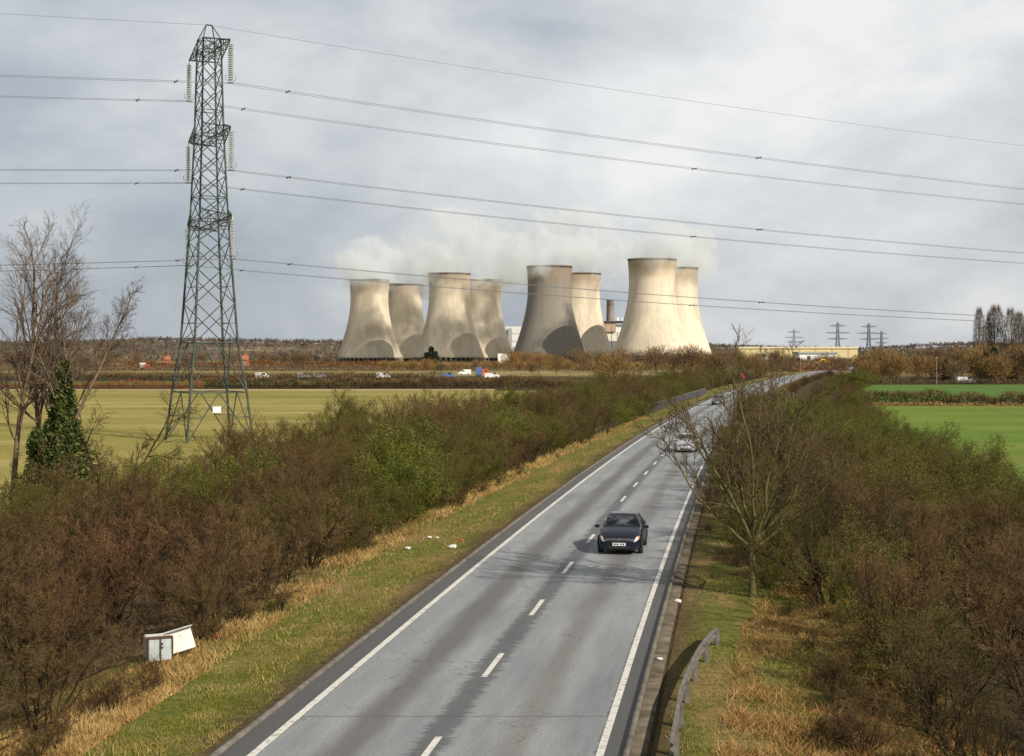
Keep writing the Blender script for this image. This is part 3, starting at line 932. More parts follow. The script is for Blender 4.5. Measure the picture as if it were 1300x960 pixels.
def pylon(name, label, loc, psi, k=1.0, detail=True, group=None, mat=None, arms=ARMS):
    """local x = along the line, local y = across (arms)"""
    mat = mat or M['steel']
    root = empty(name, loc, psi)
    tag(root, label, 'pylon', group)
    c = lambda z, i: np.array([PW(z) * (1, 1, -1, -1)[i], PW(z) * (1, -1, -1, 1)[i], z])
    brace = []
    for i in range(4):
        bars('leg', [(c(PZ[j], i), c(PZ[j + 1], i), (.125 if PZ[j] < 20 else .10) * k) for j in range(len(PZ) - 1)], mat, root)
    for j in range(len(PZ) - 1):
        z0, z1 = PZ[j], PZ[j + 1]
        for i in range(4):
            a0, a1, b0, b1 = c(z0, i), c(z1, i), c(z0, (i + 1) % 4), c(z1, (i + 1) % 4)
            if z0 < 10:                                        # spread feet: inverted V with secondary struts
                top = (a1 + b1) / 2
                brace.append((a0, top, .065 * k)); brace.append((b0, top, .065 * k))
                brace.append((a1, b1, .06 * k))
                for s0, s1 in ((a0, a1), (b0, b1)):
                    mid = (s0 + s1) / 2; br = (s0 + top) / 2
                    brace.append((mid, br, .04 * k)); brace.append((mid * .5 + s1 * .5, br, .035 * k))
                    brace.append((mid * .5 + s0 * .5, s0 * .75 + top * .25, .035 * k))
            else:
                brace.append((a0, b1, .05 * k)); brace.append((b0, a1, .05 * k))
                if detail and z0 < 20: brace.append(((a0 + a1) / 2, (b0 + a0 + b1 + a1) / 4, .032 * k))
            if any(abs(z0 - q) < .1 for q, _ in arms) or z1 == PZ[-1]:
                brace.append((a0, b0, .05 * k)); brace.append((a1, b1, .045 * k))
    bars('bracing', brace, mat, root)
    ap = np.array([0, 0, 42.35])
    pk = [(c(40.9, i), ap + np.array([(.3, .3, -.3, -.3)[i], 0, (0, -.55, -.55, 0)[i] * 0]), .06 * k) for i in range(4)] + [(ap - np.array([.35, 0, 0]), ap + np.array([.35, 0, 0]), .08 * k)]
    bars('peak', pk, mat, root)
    for z, L in arms:
        for s in (1, -1):
            w = PW(z)
            tipp = np.array([0, s * L, z])
            seg = []
            for sx in (1, -1):
                lo = np.array([sx * PW(z - 1.0), s * PW(z - 1.0), z - 1.0]); hi = np.array([sx * PW(z + 1.0), s * PW(z + 1.0), z + 1.0])
                seg += [(lo, tipp, .065 * k), (hi, tipp, .055 * k)]
                prev = hi
                for t in (.25, .5, .75):
                    pl, ph = lo + (tipp - lo) * t, hi + (tipp - hi) * t
                    seg += [(pl, ph, .035 * k), (prev, pl, .035 * k)]; prev = ph
            for t in (.0, .25, .5, .75):
                q0 = np.array([PW(z - 1), s * PW(z - 1), z - 1.0]); q1 = q0 * [-1, 1, 1]
                a, b_ = q0 + (tipp - q0) * t, q1 + (tipp - q1) * t
                a2 = q0 + (tipp - q0) * min(1, t + .25)
                seg += [(a, b_, .035 * k), (b_, a2, .03 * k)]
            bars('crossarm', seg, mat, root)
            if detail:
                # insulator string: cap-and-pin discs on a rod
                A, B, ra, rb = [], [], [], []
                A.append((0, s * L, z)); B.append((0, s * L, z - 4.25)); ra.append(.05); rb.append(.05)
                for q in range(20):
                    zz_ = z - .45 - q * .18
                    A.append((0, s * L, zz_)); B.append((0, s * L, zz_ - .085)); ra.append(.14); rb.append(.30)
                ins = link('insulator', prisms('insulator', A, B, ra, rb, None, 8), M['glass_ins'], root)
                hk = []
                for sx in (1, -1):
                    p0 = np.array([0, s * L, z - 4.1])
                    pr = p0
                    for q in range(6):
                        a = q / 5 * 2.4
                        nx = p0 + np.array([sx * (.15 + .42 * math.sin(a)), 0, .55 * (1 - math.cos(a)) * .6])
                        hk.append((pr, nx, .025)); pr = nx
                bars('arcing_horn', hk + [((-.3, s * L, z - 4.28), (.3, s * L, z - 4.28), .06)], M['wire'], ins)
    return root


PSI = R(30)
pyl_loc = P(xat(265.5, 157), 157)
pyl = pylon('electricity_pylon', 'tall grey lattice pylon with three crossarms standing in the left pasture', pyl_loc, PSI)
boxes('warning_plate', [(-.3, -3.22, 3.3, .85, .03, .62)], M['white'], pyl, .0)
boxes('danger_plate', [(-3.1, -1.9, 2.55, .03, .62, .55)], M['yellow'], pyl, .0)

# conductors
LD = Vector((math.cos(PSI), math.sin(PSI), 0)); AD = Vector((-math.sin(PSI), math.cos(PSI), 0))
SP = 360.0


def conductor(y, z, sag, twin, label, r=.024, zoff=0):
    ts = np.concatenate([-np.arange(0, 340, 8.0)[::-1], np.arange(8, 340, 8.0)])
    ob = None
    curves = []
    root = empty('power_line', pyl_loc + AD * y + Vector((0, 0, z)))
    tag(root, label, 'power line', 'overhead wires carried by the near pylon')
    def pt(t, oz, oy):
        a = abs(t) / SP
        return np.array(LD * t + AD * oy + Vector((0, 0, oz - 4 * sag * a * (1 - a))))
    offs = [(0, -.42), (0, .42)] if twin else [(0, 0)]
    for oz, oy in offs:
        pts = [pt(t, oz, oy) for t in ts]
        # twin wires hang side by side and read as two from below
        link('conductor', prisms('conductor', pts[:-1], pts[1:], r, r, None, 5), M['wire'], root)
    if twin:
        for t in (-5.5, 6.0, 66, 128, 190):
            p0, p1 = pt(t, 0, -.46), pt(t, 0, .46)
            bars('spacer', [(p0, p1, .06), (p0 - np.array([0, 0, .1]), p0 + np.array([0, 0, .1]), .07), (p1 - np.array([0, 0, .1]), p1 + np.array([0, 0, .1]), .07)], M['wire'], root)
    return root


nmz = ['top', 'middle', 'lowest']
for q, (z, L) in enumerate(ARMS):
    for s in (1, -1):
        conductor(s * L, z - 4.3, 5.4, True, f'twin cable hung from the {nmz[q]} crossarm on the {"far left" if s > 0 else "near right"} side of the pylon', .021)
conductor(0, 42.35, 5.0, False, 'single thin earth wire running over the peak of the pylon', .018)

# ------------------------------------------------------------------ cooling towers
def tower_mat(name, tint, stain):
    m, nt, b = new_mat(name)
    tc = N(nt, 'ShaderNodeTexCoord').outputs['Object']
    uvn = N(nt, 'ShaderNodeUVMap').outputs[0]
    su = N(nt, 'ShaderNodeSeparateXYZ'); nt.links.new(uvn, su.inputs[0])
    oi = N(nt, 'ShaderNodeObjectInfo')
    sh = N(nt, 'ShaderNodeVectorMath', operation='ADD'); nt.links.new(tc, sh.inputs[0])
    sc = N(nt, 'ShaderNodeVectorMath', operation='SCALE'); sc.inputs[0].default_value = (700, 300, 0); nt.links.new(oi.outputs['Random'], sc.inputs[3])
    nt.links.new(sc.outputs[0], sh.inputs[1])
    v = sh.outputs[0]
    big = noise_n(nt, mapping(nt, v, (1, 1, .45)), .030, 7, .62, .3)
    streak = noise_n(nt, mapping(nt, v, (1, 1, .035)), .22, 6, .65)
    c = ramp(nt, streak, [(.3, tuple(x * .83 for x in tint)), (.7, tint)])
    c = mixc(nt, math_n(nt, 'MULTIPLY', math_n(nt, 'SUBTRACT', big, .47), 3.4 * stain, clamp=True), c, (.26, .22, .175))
    # ribs and lift lines
    rib = math_n(nt, 'LESS_THAN', math_n(nt, 'FRACT', math_n(nt, 'MULTIPLY', su.outputs[0], 72)), .10)
    lift = math_n(nt, 'LESS_THAN', math_n(nt, 'FRACT', math_n(nt, 'MULTIPLY', su.outputs[1], 50)), .07)
    c = mixc(nt, math_n(nt, 'MULTIPLY', math_n(nt, 'MAXIMUM', rib, math_n(nt, 'MULTIPLY', lift, .6)), .34), c, (.16, .14, .12))
    # weathered collar under the rim, ragged lower edge
    tp = math_n(nt, 'ADD', su.outputs[1], math_n(nt, 'MULTIPLY', math_n(nt, 'SUBTRACT', streak, .5), .10))
    col_ = math_n(nt, 'MULTIPLY', math_n(nt, 'SUBTRACT', tp, .785), 7, clamp=True)
    c = mixc(nt, math_n(nt, 'MULTIPLY', col_, .62), c, (.27, .205, .145))
    rimf = math_n(nt, 'GREATER_THAN', su.outputs[1], .985)
    c = mixc(nt, math_n(nt, 'MULTIPLY', rimf, .6), c, (.10, .09, .08))
    nt.links.new(c, b.inputs['Base Color'])
    b.inputs['Roughness'].default_value = 1
    b.inputs['Specular IOR Level'].default_value = .1
    return m


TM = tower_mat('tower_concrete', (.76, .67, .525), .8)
TM_SHADE = tower_mat('tower_concrete_shaded', (.27, .25, .22), .7)  # cloud shade over this tower painted into a darker, greyer tint
TOWER = {}


def tower_mesh(key, rb, rt):
    if key in TOWER: return TOWER[key]
    Z0, ZH, n, k = 8.0, 114.0, 96, 40
    thr, zt = rt * .955, 88.0
    V, UV = [], []
    def rad(z):
        if z < zt:
            a = zt - Z0
            bb = a / math.sqrt((rb / thr) ** 2 - 1)
            return thr * math.sqrt(1 + ((z - zt) / bb) ** 2)
        bb = (ZH - zt) / math.sqrt((rt / thr) ** 2 - 1)
        return thr * math.sqrt(1 + ((z - zt) / bb) ** 2)
    rows = [(rad(Z0 + (ZH - Z0) * i / k), Z0 + (ZH - Z0) * i / k, i / k) for i in range(k + 1)]
    rows.insert(0, (rb - 1.0, Z0 + .02, 0))
    rows += [(rt + .6, ZH + .02, 1), (rt + .6, ZH + 1.2, 1), (rt - 1.0, ZH + 1.2, 1), (rt - 1.2, ZH - 6, .95), (thr - 1.2, zt, .7), (thr - 1, 60, .5)]
    for r, z, w in rows:
        for j in range(n + 1):
            a = 2 * PI * j / n
            V.append((r * math.cos(a), r * math.sin(a), z)); UV.append((j / n, w))
    I = np.arange(len(rows) * (n + 1)).reshape(len(rows), n + 1)
    Q = np.stack([I[:-1, :-1], I[:-1, 1:], I[1:, 1:], I[1:, :-1]], -1).reshape(-1, 4)
    shell = mesh_np('tower_shell', V, Q, smooth=True, uv=UV)
    segs = []
    for j in range(44):
        for q in (-.5, .5):
            a0 = 2 * PI * (j + .0) / 44; a1 = 2 * PI * (j + q) / 44
            segs.append(((math.cos(a0) * (rb + 1.6), math.sin(a0) * (rb + 1.6), -1), (math.cos(a1) * (rb - .4), math.sin(a1) * (rb - .4), Z0 + .3), .55))
    legs = prisms('tower_leg', [s[0] for s in segs], [s[1] for s in segs], .55, .55, None, 4)
    a = np.linspace(0, 2 * PI, 65)
    V = []
    for r, z in ((rb + 4, -2), (rb + 4, 1.2), (rb + 3, 1.2), (rb - 3, .6), (rb - 6, 7.5), (3, 7.6)):
        for x in a: V.append((r * math.cos(x), r * math.sin(x), z))
    I = np.arange(6 * 65).reshape(6, 65)
    Q = np.stack([I[:-1, :-1], I[:-1, 1:], I[1:, 1:], I[1:, :-1]], -1).reshape(-1, 4)
    basin = mesh_np('tower_basin', V, Q)
    TOWER[key] = (shell, legs, basin)
    return TOWER[key]


leg_m = flat_mat('tower_leg_concrete', (.22, .20, .17), .95)
bas_m = flat_mat('tower_basin_dark', (.05, .047, .045), .95)
TW = [  # px centre top, top py, height px, dark?, label
    (469, 355, 107, 0, 'leftmost of the four front cooling towers', 0),
    (570.5, 347, 115, 0, 'second front cooling tower from the left, shadowed low on its right flank', 0),
    (697.5, 338, 123, 1, 'grey shade tinted front cooling tower, third from the left', 0),
    (828, 329, 132, 0, 'largest looking sunlit front cooling tower at the right end', 0),
    (513.5, 361, 101, 0, 'rear cooling tower peeping out behind the leftmost front tower', 1),
    (612, 355, 107, 0, 'rear cooling tower half hidden behind the second front tower', 1),
    (736, 347, 114, 0, 'rear cooling tower beside the grey shade tinted front tower', 1),
    (858, 340, 121, 0, 'rear cooling tower at the far right end of the group', 1)]
tower_pos = []
for px, py, hp, dk, lab, rear in TW:
    D = 115.2 * F / hp
    X = xat(px, D)
    z = H - (py - HOR) / F * D - 115.2
    rb, rt = 43.5, 26.8
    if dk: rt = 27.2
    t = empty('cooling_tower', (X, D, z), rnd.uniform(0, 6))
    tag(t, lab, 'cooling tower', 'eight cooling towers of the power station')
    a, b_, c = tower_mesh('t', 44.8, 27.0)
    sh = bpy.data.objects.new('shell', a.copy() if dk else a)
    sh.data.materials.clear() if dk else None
    if not sh.data.materials: sh.data.materials.append(TM_SHADE if dk else TM)
    col.objects.link(sh); sh.parent = t
    link('leg_ring', b_, leg_m, t)
    link('basin', c, bas_m, t)
    tower_pos.append((X, D, z + 115))

# steam: lumpy volumes over each tower
def steam_mat(name, dens, sc):
    m = bpy.data.materials.new(name); m.use_nodes = True
    nt = m.node_tree; nt.nodes.clear()
    out = N(nt, 'ShaderNodeOutputMaterial')
    vs = N(nt, 'ShaderNodeVolumePrincipled')
    tc = N(nt, 'ShaderNodeTexCoord').outputs['Object']
    ln = N(nt, 'ShaderNodeVectorMath', operation='LENGTH'); nt.links.new(tc, ln.inputs[0])
    n1 = noise_n(nt, pos(nt), sc, 6, .6, .5)
    n2 = noise_n(nt, mapping(nt, pos(nt), loc=(40, 0, 90)), sc * 3.6, 4, .6, .4)
    n1 = math_n(nt, 'ADD', math_n(nt, 'MULTIPLY', n1, .72), math_n(nt, 'MULTIPLY', n2, .28))
    fall = math_n(nt, 'SUBTRACT', 1.0, ln.outputs['Value'])
    d = math_n(nt, 'ADD', math_n(nt, 'MULTIPLY', fall, 1.3), math_n(nt, 'MULTIPLY', math_n(nt, 'SUBTRACT', n1, .565), 5.6))
    d = math_n(nt, 'MULTIPLY', math_n(nt, 'MAXIMUM', d, 0), dens)
    d = math_n(nt, 'MULTIPLY', d, math_n(nt, 'MULTIPLY', fall, 4, clamp=True))
    nt.links.new(d, vs.inputs['Density'])
    vs.inputs['Color'].default_value = (.93, .972, 1.0, 1)
    vs.inputs['Anisotropy'].default_value = 0
    nt.links.new(vs.outputs[0], out.inputs['Volume'])
    m.cycles.volume_step_rate = 1.0
    return m


SM = steam_mat('steam', .058, .024)


def blob(seed):
    import bmesh
    bm = bmesh.new()
    bmesh.ops.create_icosphere(bm, subdivisions=4, radius=1)
    for v_ in bm.verts:
        f_ = mnoise.noise(v_.co * 1.6 + Vector((seed * 3.1, seed, 0))) * .22 + mnoise.noise(v_.co * 3.7 + Vector((seed, 0, seed))) * .12
        v_.co *= .86 + f_ * .6
    me = bpy.data.meshes.new('steam_plume'); bm.to_mesh(me); bm.free()
    me.polygons.foreach_set('use_smooth', [True] * len(me.polygons))
    return me


PL = [  # tower index, offset px (x,y) of centre from rim centre, half sizes in px (x, z)
    (0, 0, -18, 42, 32), (1, -4, -26, 62, 48), (2, -14, -22, 62, 44), (3, 18, -12, 50, 30),
    (4, 14, -20, 46, 34), (5, 10, -28, 58, 46), (6, 8, -30, 62, 46), (7, 24, -14, 28, 30)]
for i, ox, oz, sx, sz_ in PL:
    X, D, z = tower_pos[i]
    s_ = D / F
    o = link('steam_plume', blob(i + 1), SM)
    o.location = (X + ox * s_, D, z - oz * s_)
    o.scale = (sx * s_ * 1.35, 62, sz_ * s_ * 1.55)
    o.rotation_euler = (0, R(-14 if ox < 0 else 10), 0)
    tag(o, 'white steam drifting above the ' + TW[i][4].split(',')[0], 'steam', 'steam plumes over the cooling towers')

# ------------------------------------------------------------------ power station buildings
def mat_panel(name, c0, c1, n, horizontal=False):
    m, nt, b = new_mat(name)
    tc = N(nt, 'ShaderNodeTexCoord').outputs['Object']
    s_ = N(nt, 'ShaderNodeSeparateXYZ'); nt.links.new(tc, s_.inputs[0])
    f = math_n(nt, 'LESS_THAN', math_n(nt, 'FRACT', math_n(nt, 'MULTIPLY', s_.outputs[2 if horizontal else 0], n)), .12)
    nz = noise_n(nt, tc, .08, 4)
    c = mixc(nt, f, c0, c1)
    c = mixc(nt, .4, c, ramp(nt, nz, [(.3, (.4, .4, .4)), (.7, (.62, .62, .62))]), 'OVERLAY')
    nt.links.new(c, b.inputs['Base Color'])
    b.inputs['Roughness'].default_value = .8
    return m


def pxbox(px0, px1, py0, py1, D, depth, zbase=None):
    """box whose front face spans those photo pixels at depth D; py1 is its foot"""
    x0, x1 = xat(px0, D), xat(px1, D)
    z1 = H - (py0 - HOR) / F * D
    z0 = H - (py1 - HOR) / F * D if zbase is None else zbase
    return ((x0 + x1) / 2, D + depth / 2, (z0 + z1) / 2, x1 - x0, depth, z1 - z0)


def building(name, label, parts, cat='building', origin=None):
    o0 = Vector(origin if origin is not None else (parts[0][1][0][0], parts[0][1][0][1], 0))
    o0.z = parts[0][1][0][2] - parts[0][1][0][5] / 2
    root = empty(name, o0)
    tag(root, label, cat)
    for pn, bl, mt in parts:
        boxes(pn, [(b_[0] - o0.x, b_[1] - o0.y, b_[2] - o0.z, *b_[3:]) for b_ in bl], mt, root)
    return root


D = 2160.0
c_tan = mat_panel('boiler_house_upper', (.40, .30, .22), (.20, .15, .11), .12)
c_wht = mat_panel('boiler_house_lower', (.66, .64, .57), (.10, .10, .11), .125)
c_drk = mat_panel('boiler_house_base', (.17, .18, .19), (.10, .10, .11), .06)
building('boiler_house', 'brown topped boiler house with white glazed bays between the right hand cooling towers', [
    ('wall', [pxbox(755, 797, 433, 462, D, 60)], c_drk),
    ('glazed_bay', [pxbox(760.5, 797, 421, 433, D + .5, 55)], c_wht),
    ('upper_storey', [pxbox(758, 782, 409.5, 421, D - 3, 60)], c_tan),
    ('stair_tower', [pxbox(782, 797, 412, 421, D + 2, 50)], M['white']),
    ('roof', [pxbox(757, 798, 407.5, 409.5, D - 5, 64)], M['dark']),
    ('roof_plant', [pxbox(783, 786, 403, 407.5, D + 10, 6), pxbox(789, 791, 404, 407.5, D + 14, 6)], M['white'])])
D2 = 2250.0
building('turbine_hall', 'pale grey turbine hall seen in the gap left of the grey shade tinted tower', [
    ('wall', [pxbox(634, 668, 440, 463, D2, 40)], mat_panel('turbine_lower', (.45, .46, .47), (.25, .26, .27), .05)),
    ('upper_storey', [pxbox(638, 664, 414, 440, D2 + 3, 40)], mat_panel('turbine_upper', (.62, .63, .63), (.35, .36, .37), .09, True)),
    ('conveyor_house', [pxbox(645, 650, 417, 445, D2 - 6, 8)], M['grey'])])
building('pump_house', 'small white block with one dark opening in front of the power station', [
    ('wall', [pxbox(632, 648, 449, 463, 1700, 14)], M['white']), ('opening', [pxbox(636.5, 637.5, 453, 454.5, 1699.7, .5)], M['dark'])])
V = []
ch = empty('chimney', (xat(774.7, 2190), 2190, -8))
tag(ch, 'tall slim grey brown chimney behind the boiler house roof', 'chimney')
n = 40
prof = [(7.2, 0), (6.2, 40), (5.2, 86.5), (5.5, 86.6), (5.5, 88.2), (4.6, 88.2), (4.4, 80)]
V = [(r * math.cos(2 * PI * j / n), r * math.sin(2 * PI * j / n), z) for r, z in prof for j in range(n + 1)]
I = np.arange(len(prof) * (n + 1)).reshape(len(prof), n + 1)
Q = np.stack([I[:-1, :-1], I[:-1, 1:], I[1:, 1:], I[1:, :-1]], -1).reshape(-1, 4)
link('stack', mesh_np('stack', V, Q, smooth=True), mat_panel('chimney_concrete', (.38, .32, .28), (.28, .24, .21), .05, True), ch)
link('flue_rim', prisms('flue_rim', [(5.7 * math.cos(a), 5.7 * math.sin(a), 87.6) for a in np.linspace(0, 6.28, 25)[:-1]], [(5.7 * math.cos(a), 5.7 * math.sin(a), 87.6) for a in np.linspace(0, 6.28, 25)[1:]], .35, .35, None, 4), M['dark'], ch)

# long tan warehouse and sheds at the right
wh = mat_panel('warehouse_cladding', (.60, .50, .27), (.44, .36, .19), .07)
building('warehouse', 'long low straw coloured warehouse on the skyline right of the towers', [
    ('wall', [pxbox(938, 1089, 442.5, 457, 1350, 60)], wh), ('roof', [pxbox(937, 1090, 440.3, 442.5, 1349, 62)], flat_mat('warehouse_roof', (.66, .60, .42), .7)),
    ('loading_bay', [pxbox(960, 972, 449, 457, 1349.5, .6), pxbox(978, 990, 449, 457, 1349.5, .6)], M['dark']), ('plinth', [pxbox(938, 1089, 454.5, 457.2, 1349.2, .6)], M['grey'])])
building('shed', 'low white shed in front of the long warehouse', [('wall', [pxbox(1015, 1063, 449, 458, 1200, 25)], M['white']), ('roof', [pxbox(1014, 1064, 446.8, 449, 1199, 27)], M['grey']), ('door', [pxbox(1025, 1029, 452, 458, 1199.7, .4)], M['dark'])])
building('depot', 'long white depot with a red end beyond the right hand fields', [('wall', [pxbox(1129, 1178, 454.5, 460, 900, 20)], M['white']), ('roof', [pxbox(1128.5, 1179, 453.2, 454.5, 899.5, 21)], M['grey']),
    ('red_end', [pxbox(1172, 1178, 455.4, 458.5, 899.7, .4)], M['orange_red']), ('window_band', [pxbox(1133, 1168, 456.2, 457.4, 899.7, .4)], M['dark'])])
brick = noise_mat('brick', [(.3, (.26, .10, .055)), (.7, (.40, .17, .09))], .5, rough=.9)
tile = noise_mat('roof_tile', [(.3, (.26, .105, .06)), (.7, (.36, .16, .09))], .6, rough=.9)


def house(name, label, px0, px1, pyf, D, hw=5.0, hr=3.0, dep=8.0, wmat=None):
    x0, x1 = xat(px0, D), xat(px1, D)
    L = x1 - x0
    z0 = H - (pyf - HOR) / F * D
    root = empty(name, ((x0 + x1) / 2, D, z0))
    tag(root, label, 'house')
    boxes('wall', [(0, dep / 2, hw / 2, L, dep, hw)], wmat or brick, root)
    a, e = L / 2 + .3, .4
    V = [(-a, -e, hw - .1), (a, -e, hw - .1), (a, dep + e, hw - .1), (-a, dep + e, hw - .1), (-a, dep / 2, hw + hr), (a, dep / 2, hw + hr)]
    rf = link('roof', mesh_np('roof', V, [(0, 1, 5, 4), (2, 3, 4, 5), (0, 3, 2, 1)], [(1, 2, 5), (3, 0, 4)]), tile, root)
    boxes('chimney', [(L * .3, dep / 2, hw + hr + .3, .9, .9, 1.6)], brick, rf)
    nw = max(2, int(L / 4))
    for q in range(nw):
        for zz_ in ((.3, .75) if hw > 4 else (.5,)):
            f_ = boxes('window', [(-L / 2 + L * (q + .5) / nw, -.02, hw * zz_, 1.3, .05, 1.1)], M['white'], root)
            boxes('pane', [(-L / 2 + L * (q + .5) / nw, -.06, hw * zz_, 1.1, .04, .9)], M['dark'], f_)
    return root


house('brick_house', 'long red brick house with orange tiled roof seen through the legs of the near pylon', 297, 313, 465, 800, 3.2, 2.6)
house('brick_house', 'pale walled house with a red roof among bare trees right of the cooling towers', 907, 917, 468.5, 760, 3.6, 2.6, wmat=M['white'])
house('brick_house', 'red roofed house peeping over scrub beside the largest looking tower', 878, 900, 467, 900, 3.8, 3.0)
house('brick_house', 'small red brick house at the foot of the hill left of the pylon', 205, 214, 464, 1000, 3.6, 2.6)

# ------------------------------------------------------------------ far trees, hedges, hills
def far_tree_mesh(seed, h, w, n, sl_len, sl_w, shape='round'):
    rng = np.random.RandomState(seed)
    u = rng.normal(0, 1, (n, 3)); u /= np.linalg.norm(u, axis=1, keepdims=True)
    rad = rng.rand(n, 1) ** .45
    if shape == 'round':
        lump = np.array([mnoise.noise(Vector(x * 1.8 + seed)) for x in u])[:, None]
        C = u * rad * (1 + .55 * lump) * np.array([w / 2, w / 2, h * .40]) + np.array([0, 0, h * .58])
        dirs = u * .7 + np.array([0, 0, .6]) + rng.normal(0, .35, (n, 3))
    elif shape == 'poplar':
        t = rng.rand(n); a = rng.rand(n) * 2 * PI
        rr_ = np.interp(t, [0, .12, .45, .8, 1], [.5, .85, 1, .85, .35]) * w / 2 * np.sqrt(rng.rand(n)) * (1 + .4 * np.array([mnoise.noise(Vector((math.cos(x), math.sin(x), y * 5 + seed))) for x, y in zip(a, t)]))
        C = np.stack([np.cos(a) * rr_, np.sin(a) * rr_, (.06 + .90 * t) * h], 1)
        dirs = np.stack([np.cos(a) * .18, np.sin(a) * .18, np.ones(n)], 1) + rng.normal(0, .12, (n, 3))
    else:                                                   # conifer
        t = rng.rand(n) ** .8; a = rng.rand(n) * 2 * PI
        rr_ = (1 - t) ** .8 * w / 2 * np.sqrt(rng.rand(n)) * (.85 + .3 * np.sin(t * 30))
        C = np.stack([np.cos(a) * rr_, np.sin(a) * rr_, (.03 + .95 * t) * h], 1)
        dirs = np.stack([np.cos(a), np.sin(a), -.3 + 0 * a], 1) + rng.normal(0, .3, (n, 3))
    dirs /= np.linalg.norm(dirs, axis=1, keepdims=True)
    V, T = slivers(C, dirs, sl_len * rng.uniform(.6, 1.4, n), sl_w * rng.uniform(.7, 1.3, n), rng)
    tip = np.repeat(.4 + .6 * rad[:, 0], 3)
    if shape != 'conifer':
        g = Grow(seed)
        if shape == 'round':
            sp_ = {0: (5, 9, .7, .5, .08, .03), 1: (4, 5, .6, .5, .12, .05), 2: (3, 0, 0, 0, .15, .03), 'rmin': .05, 'bare': .25}
            g.branch((0, 0, -.5), (0, 0, 1), h * .85, h * .022, 0, 2, sp_)
        else:
            sp_ = {0: (6, 14, .22, .35, .02, .02), 1: (4, 0, 0, 0, .05, .08), 2: (1, 0, 0, 0, 0, 0), 'rmin': .05, 'bare': .08}
            g.branch((0, 0, -.5), (0, 0, 1), h * .92, h * .014, 0, 1, sp_)
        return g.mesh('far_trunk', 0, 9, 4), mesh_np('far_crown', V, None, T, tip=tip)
    return prisms('far_trunk', [(0, 0, -.5)], [(0, 0, h * .8)], [h * .02], [.02], [0], 5), mesh_np('far_crown', V, None, T, tip=tip)


FT = {'bare': [far_tree_mesh(200 + i, 9, 8.5, 1500, 1.1, .11) for i in range(5)],
      'small': [far_tree_mesh(220 + i, 5, 5.5, 1000, .8, .12) for i in range(4)],
      'poplar': [far_tree_mesh(240 + i, 20, 5.6, 3000, 1.6, .07, 'poplar') for i in range(4)],
      'conifer': [far_tree_mesh(260 + i, 9, 5, 2600, .8, .16, 'conifer') for i in range(3)]}


def far_tree(kind, i, X, D, s, mat, name, label, group=None, cat='tree', dz=0, sxy=1.0):
    tm, cm = FT[kind][i % len(FT[kind])]
    root = empty(name, P(X, D, dz), rnd.uniform(0, 6.28))
    root.scale = (s * sxy, s * sxy, s)
    tag(root, label, cat, group)
    for nm, me, mt in (('trunk', tm, M['bark_far']), ('crown', cm, M[mat])):
        o_ = bpy.data.objects.new(nm, me)
        col.objects.link(o_); o_.parent = root
        if not me.materials: me.materials.append(mt)
        o_.material_slots[0].link = 'OBJECT'
        o_.material_slots[0].material = mt
    return root


# poplar row at the right edge
for q, (px, top, D, sx) in enumerate([(1243, 391, 470, .62), (1256, 396, 478, .5), (1264, 388, 474, 1.0), (1283, 392, 470, .85), (1294, 396, 472, .72), (1306, 394, 470, .8)]):
    hgt = (ground(xat(px, D), D) * -1 + H + (HOR - top) / F * D)
    lab = ['leftmost slender poplar of the row at the right edge', 'thin poplar between the leftmost and the broad one', 'broadest poplar with a twin top in the row at the right edge',
           'fourth poplar of the right hand row', 'fifth poplar close to the right edge of view', 'poplar cut by the right edge of view'][q]
    far_tree('poplar', q, xat(px, D), D, hgt / 20, 'bark_poplar', 'poplar_tree', lab, 'row of poplars', sxy=sx)
for q, (px, D, s) in enumerate([(1252, 440, 1.0), (1262, 445, 1.15), (1279, 450, 1.0), (1287, 445, .85), (1202, 450, .75)]):
    far_tree('conifer', q, xat(px, D), D, s, 'conifer', 'conifer', ['dark conifer left of the clump under the poplars', 'tallest dark conifer under the poplars', 'dark conifer right of the clump under the poplars',
             'smallest dark conifer beside the field under the poplars', 'lone dark conifer at the back of the crop field'][q], 'dark conifers behind the far crop field')
for q, (px, D, s) in enumerate([(541, 1000, 1.15), (547.5, 1000, 1.6), (553, 1010, 1.25), (1014, 760, .7)]):
    far_tree('conifer', q, xat(px, D), D, s * .95, 'conifer', 'conifer', ['left dark conifer in front of the second front tower', 'tallest dark conifer in front of the second front tower', 'right dark conifer in front of the second front tower',
             'single dark conifer in front of the white shed'][q], sxy=1.3)


# trees scattered over the middle distance: (px range, depth range, count, kind, material, label)
def scatter(n, pxr, Dr, kind, sr, mats, name, lab, cat='tree'):
    for q in range(n):
        D = 1 / (1 / Dr[0] + (1 / Dr[1] - 1 / Dr[0]) * rnd.random())
        px = rnd.uniform(*pxr)
        X = xat(px, D)
        if abs(X - rx(D)) < 9 and D < 640: continue
        far_tree(kind, rnd.randrange(5), X, D, rnd.uniform(*sr), rnd.choice(mats), name, lab, lab, cat, sxy=rnd.uniform(.85, 1.2))


